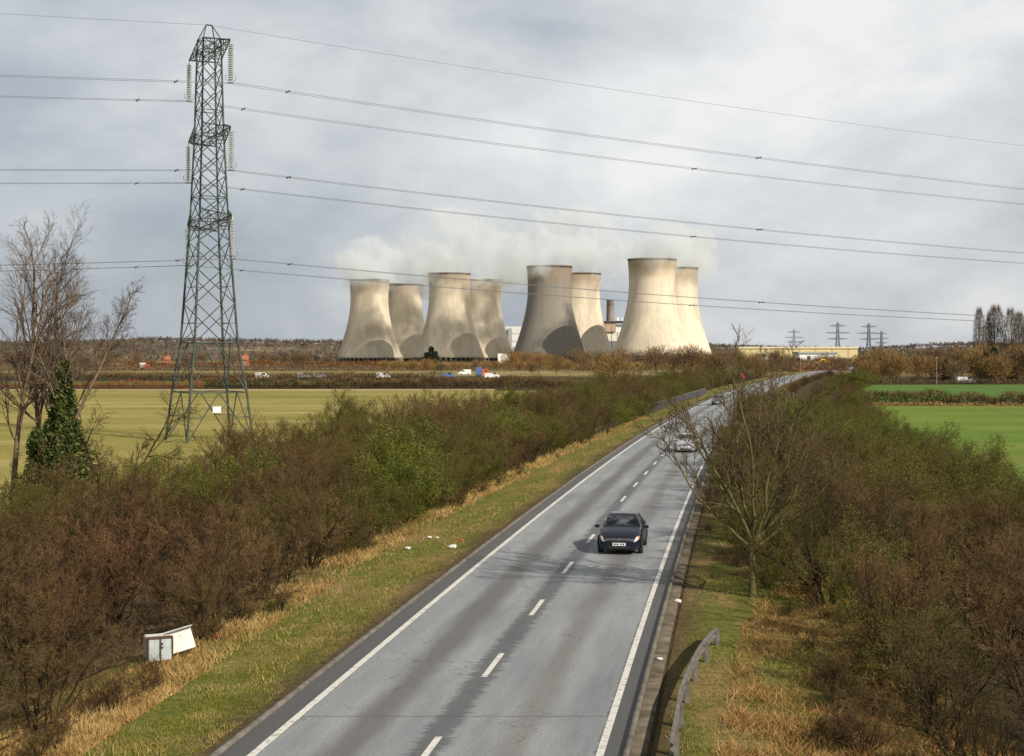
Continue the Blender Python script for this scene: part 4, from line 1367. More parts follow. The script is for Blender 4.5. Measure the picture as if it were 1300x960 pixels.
scatter(26, (-10, 430), (620, 1300), 'bare', (.75, 1.25), ['bark_far', 'bark_far', 'bark_brown'], 'bare_tree', 'bare tree on the plain between the left pasture and the hill')
scatter(22, (430, 760), (560, 1050), 'small', (.7, 1.1), ['bark_far', 'bark_orange'], 'bare_tree', 'small bare tree on the flat ground before the cooling towers')
scatter(34, (640, 960), (520, 1000), 'bare', (.75, 1.25), ['bark_orange', 'bark_far', 'bark_orange', 'bark_far'], 'bare_tree', 'golden brown bare tree at the foot of the right hand cooling towers')
scatter(38, (885, 1240), (480, 900), 'bare', (.55, .95), ['bark_far', 'bark_brown', 'bark_orange'], 'bare_tree', 'bare tree in the scrub behind the right hand fields')
scatter(44, (1090, 1310), (420, 560), 'bare', (.6, 1.2), ['bark_orange', 'bark_far', 'bark_orange', 'bark_brown'], 'bare_tree', 'bare ochre tree in the wood along the back of the crop field')
scatter(20, (1230, 1310), (440, 470), 'bare', (.8, 1.25), ['bark_orange', 'bark_far'], 'bare_tree', 'bare ochre tree under the row of poplars')
far_tree('bare', 0, xat(775, 345), 345, .95, 'bark_orange', 'bare_tree', 'round bare tree standing at the end of the pasture left of the road', sxy=1.25)
far_tree('bare', 2, xat(80, 420), 420, .9, 'bark_far', 'bare_tree', 'bare tree behind the pasture seen between the tall left trees')
far_tree('bare', 3, xat(985, 540), 540, 1.05, 'bark_far', 'bare_tree', 'bare tree rising beside the road where it bends away')
far_tree('bare', 4, xat(1003, 560), 560, .8, 'bark_far', 'bare_tree', 'lower bare tree right beside the bend of the road')


def hedge(name, label, pts, h, w, mat, n, sl=(.5, .07), gap=.0):
    """hedge along pts (X, D)"""
    rng = NR
    pts = np.array(pts, float)
    seg = np.linalg.norm(np.diff(pts, axis=0), axis=1); cum = np.concatenate([[0], np.cumsum(seg)])
    s_ = rng.rand(n) * cum[-1]
    X = np.interp(s_, cum, pts[:, 0]); D = np.interp(s_, cum, pts[:, 1])
    hh = np.array([max(.5, 1 + .7 * mnoise.noise(Vector((q * .06, 3.0, 0))) + .5 * mnoise.noise(Vector((q * .3, 7.0, 0)))) for q in s_]) * h
    zz_ = rng.rand(n) ** .8
    X = X + rng.normal(0, w / 3, n); D = D + rng.normal(0, w / 3, n)
    C = np.stack([X, D, gz(D, X - road_x(D)) + zz_ * hh - .1], 1)
    dirs = np.stack([rng.normal(0, .5, n), rng.normal(0, .5, n), np.full(n, .8)], 1); dirs /= np.linalg.norm(dirs, axis=1, keepdims=True)
    V, T = slivers(C, dirs, sl[0] * rng.uniform(.6, 1.5, n), sl[1] * rng.uniform(.7, 1.3, n), rng)
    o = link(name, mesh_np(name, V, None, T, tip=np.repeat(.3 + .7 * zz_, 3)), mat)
    tag(o, label, 'hedge')
    return o


hedge('hedge', 'brown field hedge dividing the two green crop fields on the right', [(rx(262) + 18, 258), (320, 268)], 2.1, 2.2, M['bark_brown'], 52000, (.6, .10))
hedge('dry_reeds', 'straw coloured fringe at the foot of the hedge between the crop fields', [(rx(256) + 18, 255), (320, 262)], .55, 1.2, M['grass_dry'], 12000, (.45, .07))
hedge('hedge', 'brown hedge with dead grass along the back of the far crop field', [(rx(418) + 18, 416), (200, 422), (330, 424)], 1.3, 2.5, M['bark_far'], 16000, (.6, .12))
hedge('hedge', 'dark hedge at the far end of the left pasture, left half', [(-300, 372), (-75, 372)], 1.5, 2.0, M['bark_red'], 22000, (.6, .11))
hedge('hedge', 'clipped dark hedge at the far end of the pasture before the cooling towers', [(-75, 374), (24, 376)], 2.3, 2.2, M['bark_brown'], 22000, (.6, .11))
hedge('hedge', 'thin brown hedge behind the narrow green strip on the left', [(-330, 462), (-30, 470)], 2.2, 2.4, M['bark_brown'], 22000, (.7, .14))
hedge('hedge', 'low brown hedge along the busy lane on the left', [(-400, 535), (-20, 520)], 1.4, 2.0, M['bark_brown'], 18000, (.7, .15))
hedge('hedge', 'reddish hedge under the leftmost cooling tower', [(-220, 880), (-75, 880)], 3.2, 5, M['bark_red'], 14000, (1.0, .28))
hedge('hedge', 'olive scrub line on the plain at far left', [(-420, 720), (-60, 700)], 2.6, 5, M['bark_far'], 20000, (.9, .22))
hedge('hedge', 'rusty scrub line before the hill at far left', [(-560, 1050), (-240, 1000)], 5.0, 9, M['bark_far'], 18000, (1.5, .35))
hedge('hedge', 'ochre scrub below the right hand cooling towers', [(-60, 720), (190, 700)], 3.6, 9, M['bark_orange'], 26000, (1.0, .24))
hedge('hedge', 'brown scrub beyond the bend of the road', [(100, 640), (330, 600)], 3.4, 8, M['bark_far'], 26000, (1.0, .2))
hedge('hedge', 'rusty scrub in front of the long warehouse', [(170, 980), (420, 960)], 5.0, 14, M['bark_far'], 20000, (1.4, .34))

# hills on the horizon
def ridge(px):
    return np.interp(px, [-700, -200, 0, 100, 200, 300, 380, 440, 560, 800, 900, 960, 1080, 1140, 1180, 1220, 1300, 1500, 2200],
                     [434, 433, 434, 433, 430.5, 431.5, 432.5, 434, 437, 438, 438, 441, 443, 440.5, 437.5, 436.5, 437, 438, 440])


HD = 3000.0
pxs = np.arange(-700, 2201, 12)
V = []
prof = [(2350, -.04), (2480, .18), (2620, .48), (2780, .78), (2920, .95), (3000, 1.0), (3200, .85), (3700, .2)]
for p_ in pxs:
    zc_ = H - (ridge(p_) - HOR) / F * HD
    for Dq, f_ in prof:
        X = xat(p_, HD)
        nz = mnoise.noise(Vector((X * .004, Dq * .004, 0))) * 5 * (f_ > .1) * (f_ < .98)
        V.append((X, Dq, -10 + (zc_ - 5 + 10) * f_ + nz))
n, k = len(pxs), len(prof)
I = np.arange(n * k).reshape(n, k)
Q = np.stack([I[:-1, :-1], I[1:, :-1], I[1:, 1:], I[:-1, 1:]], -1).reshape(-1, 4)
hill_m = noise_mat('hill_side', [(.36, (.120, .095, .070)), (.54, (.145, .115, .08)), (.62, (.28, .23, .13)), (.70, (.17, .15, .085))], .0045, (1, 1.6, 1), 1, 4)
hv = np.array(V).reshape(n, k, 3)
o = link('hill', mesh_np('hill', V, Q, smooth=True), hill_m); o['kind'] = 'structure'
rng = np.random.RandomState(33)
cs, sz_ = [], []
for q in range(15000):
    pi_ = rng.randint(0, n - 1); kk = rng.randint(0, 5)
    a, b_ = rng.rand(), rng.rand()
    p_ = hv[pi_, kk] * (1 - a) * (1 - b_) + hv[pi_ + 1, kk] * a * (1 - b_) + hv[pi_, kk + 1] * (1 - a) * b_ + hv[pi_ + 1, kk + 1] * a * b_
    if kk < 4 and mnoise.noise(Vector((p_[0] * .0035, p_[1] * .006, 5))) > .25: continue
    cs.append(p_); sz_.append(rng.uniform(5, 10))
cs = np.array(cs); sz_ = np.array(sz_)
C = np.repeat(cs, 12, axis=0); S_ = np.repeat(sz_, 12)
u = rng.normal(0, 1, (len(C), 3)); u /= np.linalg.norm(u, axis=1, keepdims=True)
C = C + u * S_[:, None] * np.array([.5, .5, .42]) * rng.rand(len(C), 1) ** .4 + np.stack([0 * S_, 0 * S_, S_ * .5], 1)
dirs = u * .5 + np.array([0, 0, .7]); dirs /= np.linalg.norm(dirs, axis=1, keepdims=True)
V, T = slivers(C, dirs, S_ * rng.uniform(.25, .5, len(C)), S_ * .24, rng)
wood_m = noise_mat('far_wood', [(.35, (.075, .066, .058)), (.5, (.115, .092, .070)), (.66, (.155, .115, .078))], .02, rough=1)  # aerial haze baked in as greyed, less saturated browns
o = link('far_woodland', mesh_np('far_woodland', V, None, T), wood_m)
tag(o, 'hazy brown winter woodland covering the hills along the horizon', 'woodland', kind='stuff')

# ------------------------------------------------------------------ far pylons
FAR_ARMS = [(39.8, 7.5), (31.2, 13.5), (22.5, 10.5)]
FP = [(1008, 418, 2700, 1.55, 'pale hazy pylon left of the pair on the skyline'), (1063.5, 409, 2250, 1.75, 'left of the two darkest pylons on the right skyline'),
      (1103, 410, 2300, 1.75, 'right of the two darkest pylons on the right skyline'), (1119, 420, 2900, 1.45, 'faint pylon close behind the right hand dark one'), (1250, 412, 1900, .9, 'pylon top showing between the poplars')]
proto = None
for q, (px, top, D, k, lab) in enumerate(FP):
    X = xat(px, D)
    z0 = -9.0
    hgt = H - (top - HOR) / F * D - z0
    if proto is None:
        proto = pylon('electricity_pylon', lab, (X, D, z0), R(78), 3.4, False, 'distant pylons on the skyline', M['steel_hazed'], [(38.5, 8.5), (31.2, 12.5), (24.8, 10.0)])
        pr = proto
    else:
        pr = copy_tree(proto); pr['label'] = lab
    pr.location = (X, D, z0)
    s_ = hgt / 42.35
    pr.scale = (s_ * .9, s_ * 1.05, s_)
    pr.rotation_euler = (0, 0, R(80 + 6 * q))

# ------------------------------------------------------------------ cars
def crspl(xs, ys, n):
    """smooth interpolation through stations"""
    t = np.linspace(0, len(xs) - 1, n)
    out = np.zeros((n, ys.shape[1]))
    for i, tt in enumerate(t):
        k = min(int(tt), len(xs) - 2); f_ = tt - k
        p0, p1, p2, p3 = ys[max(k - 1, 0)], ys[k], ys[k + 1], ys[min(k + 2, len(ys) - 1)]
        m1, m2 = (p2 - p0) * .42, (p3 - p1) * .42
        h00, h10, h01, h11 = 2 * f_**3 - 3 * f_**2 + 1, f_**3 - 2 * f_**2 + f_, -2 * f_**3 + 3 * f_**2, f_**3 - f_**2
        out[i] = h00 * p1 + h10 * m1 + h01 * p2 + h11 * m2
    return out


ST = [  # x, half width, z bottom, z shoulder, roof-edge half width, z roof edge, z top centre
    (2.10, .52, .26, .52, .46, .56, .58),
    (2.04, .70, .20, .58, .60, .64, .66),
    (1.88, .80, .19, .66, .68, .73, .76),
    (1.55, .86, .19, .76, .72, .84, .88),
    (1.00, .88, .19, .88, .74, .955, .99),
    (.82, .88, .19, .90, .72, 1.00, 1.03),
    (.10, .885, .19, .93, .60, 1.36, 1.41),
    (-.35, .885, .19, .94, .58, 1.42, 1.46),
    (-.95, .885, .19, .95, .57, 1.40, 1.44),
    (-1.45, .87, .20, .96, .60, 1.22, 1.26),
    (-1.85, .84, .22, .94, .66, .99, 1.03),
    (-2.05, .78, .26, .88, .62, .93, .96),
    (-2.14, .66, .30, .74, .52, .78, .80)]


def car_grid(sc=(1, 1, 1)):
    NS, NT_ = 97, 41
    S = np.array(ST, float)
    E = crspl(S[:, 0], S, NS)
    G = np.zeros((NS, NT_, 3))
    for i, (x, hw, zb, zs, hr, zr, zt) in enumerate(E):
        pr = np.array([[0, zb], [hw * .80, zb], [hw * .965, zb + .13], [hw, zb * .45 + zs * .55], [hw * .955, zs], [hr, zr], [hr * .62, zr * .15 + zt * .85], [0, zt]])
        G[i, :, 1:] = crspl(np.arange(8), pr, NT_)
        G[i, :, 0] = x
    return G * np.array(sc)


def grid_part(name, G, i0, i1, j0, j1, mirror, mat, parent, off=0.0, smooth=True):
    """patch of the body surface, lifted by off along its normal"""
    P_ = G
    du = np.gradient(P_, axis=0); dv = np.gradient(P_, axis=1)
    nn = np.cross(du, dv); nn /= np.maximum(np.linalg.norm(nn, axis=2, keepdims=True), 1e-9)
    c = np.array([0, 0, .6])
    sgn = np.sign(np.sum(nn * (P_ - c), axis=2, keepdims=True)); sgn[sgn == 0] = 1
    P2 = P_ + nn * sgn * off
    V, Q = [], []
    for sy in ((1, -1) if mirror == 2 else ((1,) if mirror == 0 else (-1,))):
        S = P2[i0:i1 + 1, j0:j1 + 1].copy(); S[:, :, 1] *= sy
        n, k = S.shape[:2]
        I = np.arange(n * k).reshape(n, k) + len(V)
        V += list(S.reshape(-1, 3))
        q = np.stack([I[:-1, :-1], I[1:, :-1], I[1:, 1:], I[:-1, 1:]], -1).reshape(-1, 4)
        Q += list(q if sy < 0 else q[:, ::-1])
    me = mesh_np(name, V, Q, smooth=smooth)
    return link(name, me, mat, parent)


def tyre_mesh():
    n = 28
    prof = [(.19, -.09), (.30, -.10), (.318, -.07), (.318, .07), (.30, .10), (.19, .09)]
    V = [(r * math.cos(2 * PI * j / n), y, r * math.sin(2 * PI * j / n)) for r, y in prof for j in range(n)]
    Q = []
    for i in range(len(prof) - 1):
        for j in range(n):
            Q.append((i * n + j, i * n + (j + 1) % n, (i + 1) * n + (j + 1) % n, (i + 1) * n + j))
    return mesh_np('tyre', V, Q, smooth=True)


def rim_mesh():
    A, B = [], []
    for j in range(7):
        a = 2 * PI * j / 7
        A.append((0, .0, 0)); B.append((.2 * math.cos(a), .0, .2 * math.sin(a)))
    n = 28
    me1 = [((.19 * math.cos(2 * PI * j / n), .06, .19 * math.sin(2 * PI * j / n)), (.19 * math.cos(2 * PI * (j + 1) / n), .06, .19 * math.sin(2 * PI * (j + 1) / n))) for j in range(n)]
    A = [(0, .07, 0)] * 7 + [a for a, b_ in me1]; B = [(.19 * math.cos(2 * PI * j / 7), .07, .19 * math.sin(2 * PI * j / 7)) for j in range(7)] + [b_ for a, b_ in me1]
    return prisms('rim', A, B, .026, .026, None, 4)


TYRE, RIM = tyre_mesh(), rim_mesh()
m, nt, b = new_mat('car_glass'); b.inputs['Base Color'].default_value = (.012, .016, .022, 1); b.inputs['Roughness'].default_value = .08; b.inputs['Specular IOR Level'].default_value = .22
nz = noise_n(nt, N(nt, 'ShaderNodeTexCoord').outputs['Object'], 2.2, 3); nt.links.new(ramp(nt, nz, [(.42, (.005, .007, .012)), (.66, (.10, .11, .115))]), b.inputs['Base Color'])  # pale patches painted into the glass colour stand for reflections and shapes inside
M['glass'] = m
m, nt, b = new_mat('headlamp'); b.inputs['Roughness'].default_value = .08; b.inputs['Coat Weight'].default_value = 1
nz = noise_n(nt, N(nt, 'ShaderNodeTexCoord').outputs['Object'], 14, 3); nt.links.new(ramp(nt, nz, [(.35, (.35, .36, .38)), (.65, (.9, .9, .88))]), b.inputs['Base Color'])
M['lamp'] = m
M['amber'] = flat_mat('amber_lens', (.75, .10, .04), .2)
M['chrome'] = flat_mat('chrome_trim', (.65, .66, .68), .15, .9)


def paint_mat(name, c, metal=.3, rough=.3):
    return flat_mat(name, c, rough, metal, .3, .05, 1.5, coat=.35)


def car(name, label, X, D, paint, sc=(1, 1, 1), toward=True):
    slope = float((road_x(D + 1) - road_x(D - 1)) / 2)
    ang = math.atan2(-1, -slope) if toward else math.atan2(1, slope)
    root = empty(name, (X, D, float(gz(D, 0)) + .062), ang)
    tag(root, label, 'car')
    G = car_grid()
    NS = G.shape[0]
    bo = grid_part('body', G, 0, NS - 1, 0, 40, 2, paint, root)
    # close nose and tail
    it = lambda s: int(round(s * 8))
    grid_part('windscreen', G, it(5) + 1, it(6) - 1, 27, 40, 2, M['glass'], root, .006)
    grid_part('rear_window', G, it(8) + 3, it(10) - 1, 28, 40, 2, M['glass'], root, .006)
    for mr in (0, 1):
        grid_part('side_window', G, it(5) + 6, it(7) + 2, 24, 28, mr, M['glass'], root, .006)
        grid_part('side_window', G, it(7) + 4, it(9), 24, 28, mr, M['glass'], root, .006)
        hl = grid_part('headlight', G, 4, 17, 22, 28, mr, M['lamp'], root, .008)
        grid_part('indicator', G, 15, 20, 22, 25, mr, M['amber'], hl, .011)
        grid_part('tail_light', G, NS - 14, NS - 4, 20, 25, mr, M['red'], root, .008)
        grid_part('sill', G, it(3) - 2, it(10), 4, 9, mr, M['dark'], root, .006)
        s = 1 if mr == 0 else -1
        boxes('mirror', [(.72, s * 1.0, 1.0, .12, .2, .13)], paint, root, .03)
    grid_part('grille', G, 1, 8, 25, 40, 2, M['dark'], root, .008)
    # bumper front panel closing the nose
    fr = G[0]
    V = [tuple(p) for p in fr] + [(p[0], -p[1], p[2]) for p in fr]
    c0 = len(V); V.append((fr[0][0] + .02, 0, .4))
    T = [(j, j + 1, c0) for j in range(40)] + [(41 + j + 1, 41 + j, c0) for j in range(40)]
    link('front_bumper', mesh_np('front_bumper', V, None, T, smooth=True), paint, root)
    rr_ = G[-1]
    V = [tuple(p) for p in rr_] + [(p[0], -p[1], p[2]) for p in rr_]
    V.append((rr_[0][0] - .02, 0, .5))
    link('rear_bumper', mesh_np('rear_bumper', V, None, [(j + 1, j, c0) for j in range(40)] + [(41 + j, 41 + j + 1, c0) for j in range(40)], smooth=True), paint, root)
    boxes('intake', [(2.105, 0, .305, .05, .86, .09)], M['black'], root, .01)
    pl = boxes('number_plate', [(2.145, 0, .435, .02, .52, .115)], M['white'], root)
    boxes('plate_marks', [(2.157, y, .435, .004, w_, .07) for y, w_ in ((-.2, .035), (-.145, .04), (-.09, .03), (-.04, .045), (.06, .04), (.12, .035), (.18, .045))], M['black'], pl)
    boxes('badge', [(2.085, 0, .615, .03, .11, .07)], M['chrome'], root, .01)
    for x in (1.32, -1.28):
        for s in (1, -1):
            w = empty('wheel', (0, 0, 0)); w.parent = root
            w.location = (x, s * .80, .318); w.rotation_euler = (0, 0, 0 if s > 0 else PI)
            link('tyre', TYRE, M['black'], w); link('rim', RIM, M['chrome'], w)
    for x in (1.32, -1.28):
        for s in (1, -1):
            A = [(x + .36 * math.cos(PI * q / 12), s * .872, .318 + .36 * math.sin(PI * q / 12)) for q in range(13)]
            link('wheel_arch', prisms('wheel_arch', A[:-1], A[1:], .045, .045, None, 4), M['black'], root)
    root.scale = sc
    return root


# y=708 front foot of the near car
car('car', 'dark navy hatchback driving towards the camera in the near lane', xat(791, 63.5), 63.5, paint_mat('navy_paint', (.008, .011, .022), .0, .3))
car('car', 'silver saloon approaching behind the dark hatchback, partly behind branches', xat(872, 125), 125, paint_mat('silver_paint', (.52, .545, .58), .25, .3), (1.02, 1.0, .98))
car('car', 'dark car farthest along the road, screened by the roadside tree', xat(912, 232), 232, paint_mat('grey_paint', (.10, .105, .11), .3, .3))

# ------------------------------------------------------------------ guard rail, parapet, fences, signs
def wbeam(name, label, pts, hgt, mat, postgap=2.4, prof=None):
    """pts: list of (X, D, z0 ground)"""
    pts = [np.array(p, float) for p in pts]
    root = empty(name, pts[0]); o0 = pts[0]
    tag(root, label, 'guard rail')
    prof = prof or [(0, -.14), (.07, -.10), (.07, -.055), (.0, -.02), (.0, .02), (.07, .055), (.07, .10), (0, .14)]
    V, n = [], len(pts)
    for i, p in enumerate(pts):
        t = pts[min(i + 1, n - 1)] - pts[max(i - 1, 0)]; t /= np.linalg.norm(t)
        nrm = np.array([-t[1], t[0], 0])
        for (o_, z) in prof:
            V.append(p - o0 + nrm * o_ + np.array([0, 0, hgt + z]))
        for (o_, z) in prof[::-1]:
            V.append(p - o0 + nrm * (o_ - .012) + np.array([0, 0, hgt + z]))
    k = 2 * len(prof)
    I = np.arange(n * k).reshape(n, k)
    I2 = np.concatenate([I, I[:, :1]], 1)
    Q = np.stack([I2[:-1, :-1], I2[1:, :-1], I2[1:, 1:], I2[:-1, 1:]], -1).reshape(-1, 4)
    link('beam', mesh_np('beam', V, Q), mat, root)
    L = np.cumsum([0] + [np.linalg.norm(pts[i + 1] - pts[i]) for i in range(n - 1)])
    A = np.array(pts)
    for s in np.arange(.3, L[-1], postgap):
        q = np.array([np.interp(s, L, A[:, j]) for j in range(3)]) - o0
        boxes('post', [(q[0] + .08, q[1], q[2] + hgt / 2 - .1, .12, .14, hgt + .3)], mat, root)
    return root


gp = []
for D in np.linspace(43.2, 30, 12):
    d = np.interp(D, [18, 35, 39, 43.2], [4.9, 5.0, 5.25, 5.75])
    gp.append((rx(D) + d, D, ground(rx(D) + d, D) - np.interp(D, [41.5, 43.2], [0, .12])))
wbeam('guard_rail', 'weathered steel guard rail ending on the right verge near the bridge', gp, .46, M['rail_steel'])
gp = []
for D in np.linspace(150, 192, 16):
    d = np.interp(D, [150, 192], [-8.6, -8.3])
    gp.append((rx(D) + d, D, ground(rx(D) + d, D)))
wbeam('guard_rail', 'low grey guard rail leading to the bridge parapet left of the road', gp, .6, M['rail_steel'], 3.0)

# parapet of the small bridge on the left: dark mesh infill with a pale top rail
par = empty('bridge_parapet', P(rx(193) - 8.0, 193)); o0 = np.array(par.location)
tag(par, 'dark mesh parapet with pale top rail along the left of the road', 'parapet')
top, low, infill, posts_ = [], [], [], []
Ds = np.linspace(193, 285, 32)
pp = [np.array(P(rx(D) - np.interp(D, [193, 285], [8.0, 6.6]), D)) - o0 for D in Ds]
for i in range(31):
    top.append((pp[i] + [0, 0, 1.25], pp[i + 1] + [0, 0, 1.25], .07)); low.append((pp[i] + [0, 0, .25], pp[i + 1] + [0, 0, .25], .05))
    for q in range(12):
        f_ = q / 12
        b0 = pp[i] * (1 - f_) + pp[i + 1] * f_
        infill.append((b0 + [0, 0, .2], b0 + [0, 0, 1.22], .045))
bars('top_rail', top, M['rail_steel'], par); bars('bottom_rail', low, M['rail_steel'], par)
bars('mesh_infill', infill, M['dark'], par)
for i in range(0, 32, 4): bars('post', [(pp[i] + [0, 0, -.3], pp[i] + [0, 0, 1.28], .08)], M['rail_steel'], par)

# timber fences
def fence(name, label, pts, h, rails, gap):
    A = np.array([P(x, D) for x, D in pts]); o0 = A[0].copy()
    root = empty(name, o0); tag(root, label, 'fence')
    L = np.cumsum([0] + [np.linalg.norm(A[i + 1] - A[i]) for i in range(len(A) - 1)])
    for s in np.arange(0, L[-1] + .01, gap):
        q = np.array([np.interp(s, L, A[:, j]) for j in range(3)]) - o0
        bars('post', [(q + [0, 0, -.3], q + [0, 0, h + .1], .085)], M['wood'], root)
    for r in rails:
        bars('rail', [(A[i] - o0 + [0, 0, r * h], A[i + 1] - o0 + [0, 0, r * h], .05) for i in range(len(A) - 1)], M['wood'], root)
    return root


fence('timber_fence', 'short timber fence of two tall posts where the left parapet begins', [(xat(804, 192), 192), (xat(814, 193), 193)], 2.1, (.55, .9), .95)
fence('timber_fence', 'weathered post and rail fence in the scrub right of the road', [(xat(983, 236), 236), (xat(1009, 222), 222)], 2.4, (.45, .7, .95), 2.6)
for q, (px, D, hgt) in enumerate([(1189, 415, 7.5), (1147, 620, 9), (1016, 600, 5)]):
    t = empty('telegraph_pole', P(xat(px, D), D)); tag(t, ['pale pole at the back of the far crop field', 'slim lamp pole beside the white depot', 'short pole beside the bend of the road'][q], 'pole')
    bars('pole', [((0, 0, -.3), (0, 0, hgt), .11)], M['wood'], t, 6); bars('crosspiece', [((-.6, 0, hgt - .3), (.6, 0, hgt - .3), .06)], M['wood'], t)

# red sign on the left verge
s_ = empty('road_sign', P(rx(372) - 6.2, 372)); tag(s_, 'red road sign on a short post on the left verge', 'road sign')
bars('post', [((0, .06, -.2), (0, .06, 2.0), .05)], M['grey'], s_, 6)
n = 24
V = [(0, 0, 1.95)] + [(.62 * math.cos(2 * PI * j / n), 0, 1.95 + .72 * math.sin(2 * PI * j / n)) for j in range(n)]
V += [(x, .04, z) for x, y, z in V]
T = [(0, j + 1, (j + 1) % n + 1) for j in range(n)] + [(n + 1, n + 1 + (j + 1) % n + 1, n + 2 + j) for j in range(n)]
link('face', mesh_np('face', V, [(1 + j, n + 2 + j, n + 2 + (j + 1) % n, 1 + (j + 1) % n) for j in range(n)], T), M['red'], s_)

# ------------------------------------------------------------------ vehicles far off
def van(name, label, px, D, mat, L=5.2, h=2.3, box=None, left=True, dz=0):
    z = ground(xat(px, D), D)
    root = empty(name, (xat(px, D), D, z + dz), 0 if left else PI)
    tag(root, label, 'lorry' if box else 'van')
    w = 2.0
    a = L / 2
    pr = [(-a, .35), (a - .05, .35), (a, .8), (a - .25, 1.05), (a - .95, 1.35), (a - 1.5, h - .1), (a - 1.9, h), (-a + .1, h), (-a, h - .2)]
    if box: pr = [(a - 2.2, .5), (a, .5), (a, 1.4), (a - .3, 2.5), (a - .7, 2.8), (a - 2.2, 2.8)]
    n = len(pr)
    V = [(x, y, z_) for y in (-w / 2, w / 2) for x, z_ in pr]
    me = bpy.data.meshes.new('cab'); me.from_pydata(V, [], [tuple(range(n - 1, -1, -1)), tuple(range(n, 2 * n))] + [(i, (i + 1) % n, n + (i + 1) % n, n + i) for i in range(n)])
    link('body', me, mat, root)
    if box: boxes('cargo_box', [(-1.15, 0, 2.1, L - 2.4, 2.3, 2.6)], box, root, .04); boxes('chassis', [(0, 0, .62, L - .2, 1.2, .25)], M['dark'], root)
    for s in (-1, 1):
        boxes('side_window', [(a - (1.0 if box else 1.75), s * 1.005, 2.15 if box else 1.62, .9, .02, .5)], M['glass'], root)
    for x in (a - .9, -a + 1.0):
        for s in (-1, 1):
            w_ = link('wheel', TYRE, M['black'], root); w_.location = (x, s * .95, .35); w_.scale = (1.15, 1, 1.15)
    return root


LN = 505
van('van', 'white van parked on the lane left of the towers, clear of the trees', 487, LN, M['white'], 4.6, 2.0)
van('van', 'dark blue van on the lane beneath the second front tower', 569, LN + 5, M['blue'], 4.4, 1.7)
van('van', 'white van beneath the second front tower', 590, LN + 60, M['white'], 4.6, 2.1, left=False)
van('lorry', 'blue lorry with a red cab on the lane before the towers', 612, LN + 25, M['orange_red'], 4.6, 2.1, M['blue'])
van('van', 'pale van behind the red and blue lorry', 625, LN + 3, M['white'], 5, 1.7)
van('van', 'white van on the lane seen just right of the pylon', 333, LN, M['white'], 4.6, 2.0)
van('van', 'silver van on the lane right of the white one by the pylon', 386, LN, M['grey'], 4.2, 1.8)
van('van', 'silver van on the lane near the leftmost tower', 406, LN + 4, M['grey'], 4.2, 1.7)
van('lorry', 'small red and white lorry far off left of the pylon', 184, 760, M['red'], 4.8, 2.2, M['white'])
van('van', 'long white van far off behind the tall left trees', 80, 760, M['white'], 8, 2.2)
van('lorry', 'white lorry with a red top facing the works on the right', 1093, 690, M['orange_red'], 7.5, 2.8, M['white'])
van('lorry', 'white tipper lorry waiting beside the yellow excavator', 1077, 640, M['white'], 6, 2.5, M['grey'])
van('van', 'silver van beside the white tipper lorry', 1084, 630, M['grey'], 4.4, 1.7)
van('van', 'white van right of the red topped lorry', 1122, 700, M['white'], 4.6, 2.0)
van('van', 'pale caravan like van under the trees at the back of the crop field', 1226, 428, M['white'], 5.0, 1.9)


def excavator(label, px, D, flip=1, s=1.0):
    root = empty('excavator', P(xat(px, D), D, .0)); root.scale = (s * flip, s, s)
    tag(root, label, 'excavator', 'yellow excavators at the works')
    for y in (-1.1, 1.1):
        boxes('track', [(0, y, .5, 4.2, .6, 1.0)], M['dark'], root, .2)
    boxes('house', [(-.6, 0, 1.9, 3.6, 2.6, 1.5)], M['yellow'], root, .15)
    cb = boxes('cab', [(.7, -.7, 2.6, 1.5, 1.1, 1.9)], M['yellow'], root, .1)
    boxes('window', [(.75, -1.27, 2.85, 1.1, .04, 1.0), (1.47, -.7, 2.85, .04, .8, 1.0)], M['glass'], cb)
    bars('boom', [((.9, .4, 2.2), (2.6, .4, 5.2), .38), ((2.6, .4, 5.2), (4.4, .4, 5.0), .34)], M['yellow'], root)
    bars('arm', [((4.3, .4, 5.3), (5.3, .4, 2.2), .28)], M['yellow'], root)
    V = [(5.2, -.2, 2.3), (5.8, -.2, 1.3), (5.0, -.2, .8), (4.5, -.2, 1.6), (5.2, 1.0, 2.3), (5.8, 1.0, 1.3), (5.0, 1.0, .8), (4.5, 1.0, 1.6)]
    link('bucket', mesh_np('bucket', V, [(0, 3, 2, 1), (4, 5, 6, 7), (0, 1, 5, 4), (1, 2, 6, 5), (2, 3, 7, 6)]), M['dark'], root)
    return root


excavator('yellow excavator with its arm folded, left one at the works', 1036, 700, 1, .95)
excavator('yellow excavator half hidden behind a soil heap', 1043, 720, -1, .7)
excavator('yellow excavator beside the white tipper lorry', 1077, 665, 1, 1.0)
field('soil_bank', '', lambda D: (xat(1000, D), xat(1075, D)), (640, 760), .12, soil, 6, 6)
for q, (px, w_, hh_) in enumerate([(1016, 12, 2.6), (1030, 14, 2.2), (1052, 16, 2.4), (1062, 10, 1.8)]):
    rng = np.random.RandomState(q)
    import bmesh
    bm = bmesh.new(); bmesh.ops.create_icosphere(bm, subdivisions=3, radius=1)
    for v_ in bm.verts: v_.co *= 1 + .3 * mnoise.noise(v_.co * 2 + Vector((q * 4., 0, 0)))
    me = bpy.data.meshes.new('soil_heap'); bm.to_mesh(me); bm.free()
    o = link('soil_heap', me, soil if q else flat_mat('orange_soil', (.55, .20, .06), .95))
    o.location = P(xat(px, 690), 690); o.scale = (w_ * .38, 4, hh_)
    tag(o, ['bright orange soil heap nearest the road bend', 'reddish soil heap under the left excavator', 'long low reddish soil heap between the excavators', 'small reddish soil heap by the tipper lorry'][q], 'soil heap')

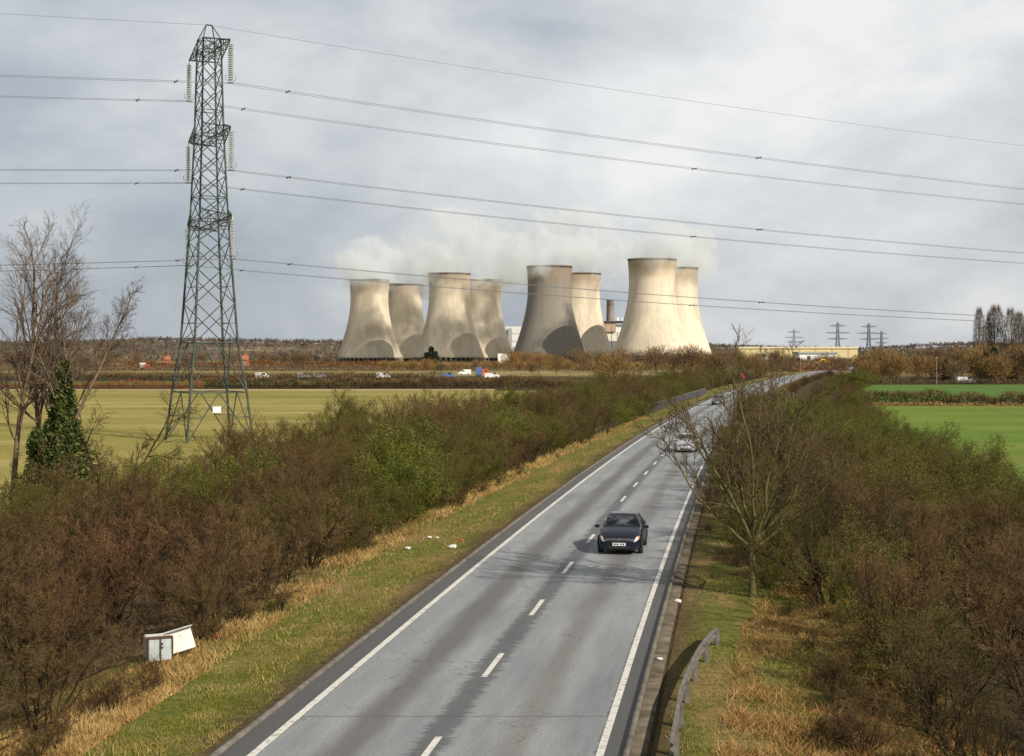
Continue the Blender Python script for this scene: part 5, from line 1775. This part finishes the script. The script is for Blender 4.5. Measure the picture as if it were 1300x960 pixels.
# ------------------------------------------------------------------ dumped fridge and litter
fz = P(xat(203, 41.2), 41.2)
enamel = noise_mat('dirty_enamel', [(.30, (.16, .11, .07)), (.40, (.62, .60, .55)), (.7, (.76, .75, .71))], 3.2, (1, 1, .5), .5, 6, objspace=True)
inner = noise_mat('weathered_liner', [(.30, (.10, .06, .035)), (.42, (.33, .38, .39)), (.7, (.56, .60, .60))], 4.2, (1, 1, .4), .6, 6, objspace=True)
fr = empty('dumped_fridge', fz, R(24)); tag(fr, 'rusty grey fridge lying on its side at the foot of the left thicket', 'fridge')
boxes('cabinet', [(0, .35, .36, .62, .7, .60)], enamel, fr, .02)
boxes('door', [(-.155, -.03, .36, .29, .05, .60), (.16, -.03, .36, .29, .05, .60)], inner, fr, .01)
boxes('frame', [(0, -.045, .69, .66, .1, .05), (0, -.045, .05, .66, .1, .05), (-.325, -.045, .37, .03, .1, .62), (.325, -.045, .37, .03, .1, .62), (0, -.06, .37, .025, .06, .6)],
      noise_mat('rust', [(.3, (.06, .035, .022)), (.7, (.15, .085, .05))], 6, rough=.9, objspace=True), fr)
boxes('hinge', [(.04, -.075, .52, .05, .03, .05), (.04, -.075, .42, .05, .03, .05)], M['black'], fr)
pn = empty('dumped_freezer', P(xat(226, 42.0), 42.0), R(20)); tag(pn, 'white box freezer tipped over beside the rusty grey fridge', 'freezer')
rot = Matrix.Rotation(R(-14), 4, 'Y') @ Matrix.Rotation(R(-18), 4, 'X')
boxes('shell', [(0, 0, .42, .80, .34, .62, rot)], enamel, pn, .015)
boxes('lid', [(-.02, -.10, .74, .78, .30, .03, rot)], M['grey'], pn)
lm_ = flat_mat('litter_white', (.72, .72, .70), .6)


def litter(label, px, py, s, mat, name='litter'):
    D = (H + .1) * F / (py - HOR)
    X = xat(px, D)
    import bmesh
    bm = bmesh.new(); bmesh.ops.create_icosphere(bm, subdivisions=2, radius=1)
    for v_ in bm.verts: v_.co *= 1 + .6 * mnoise.noise(v_.co * 1.8 + Vector((px, py, 0)))
    me = bpy.data.meshes.new(name); bm.to_mesh(me); bm.free()
    o = link(name, me, mat); o.location = P(X, D, .1); o.scale = (s, s * .7, s * .45)
    tag(o, label, 'litter')


litter('white crumpled scrap, highest on the left verge grass', 545, 686, .10, lm_)
litter('white scrap beside the highest one on the left verge', 555, 687, .08, lm_)
litter('white scrap on the dry grass edge of the left verge', 518, 700, .12, lm_)
litter('long white wrapper nearest the road on the left verge', 575, 700, .16, lm_)
litter('small red wrapper on the left verge', 585, 691, .09, M['red'])
litter('orange ball like scrap under the left thicket', 276, 812, .10, M['orange_red'])
litter('white wrapper on the right verge below the tree shadow', 861, 771, .13, lm_)
litter('small white scrap by the guard rail on the right verge', 838, 846, .08, lm_)
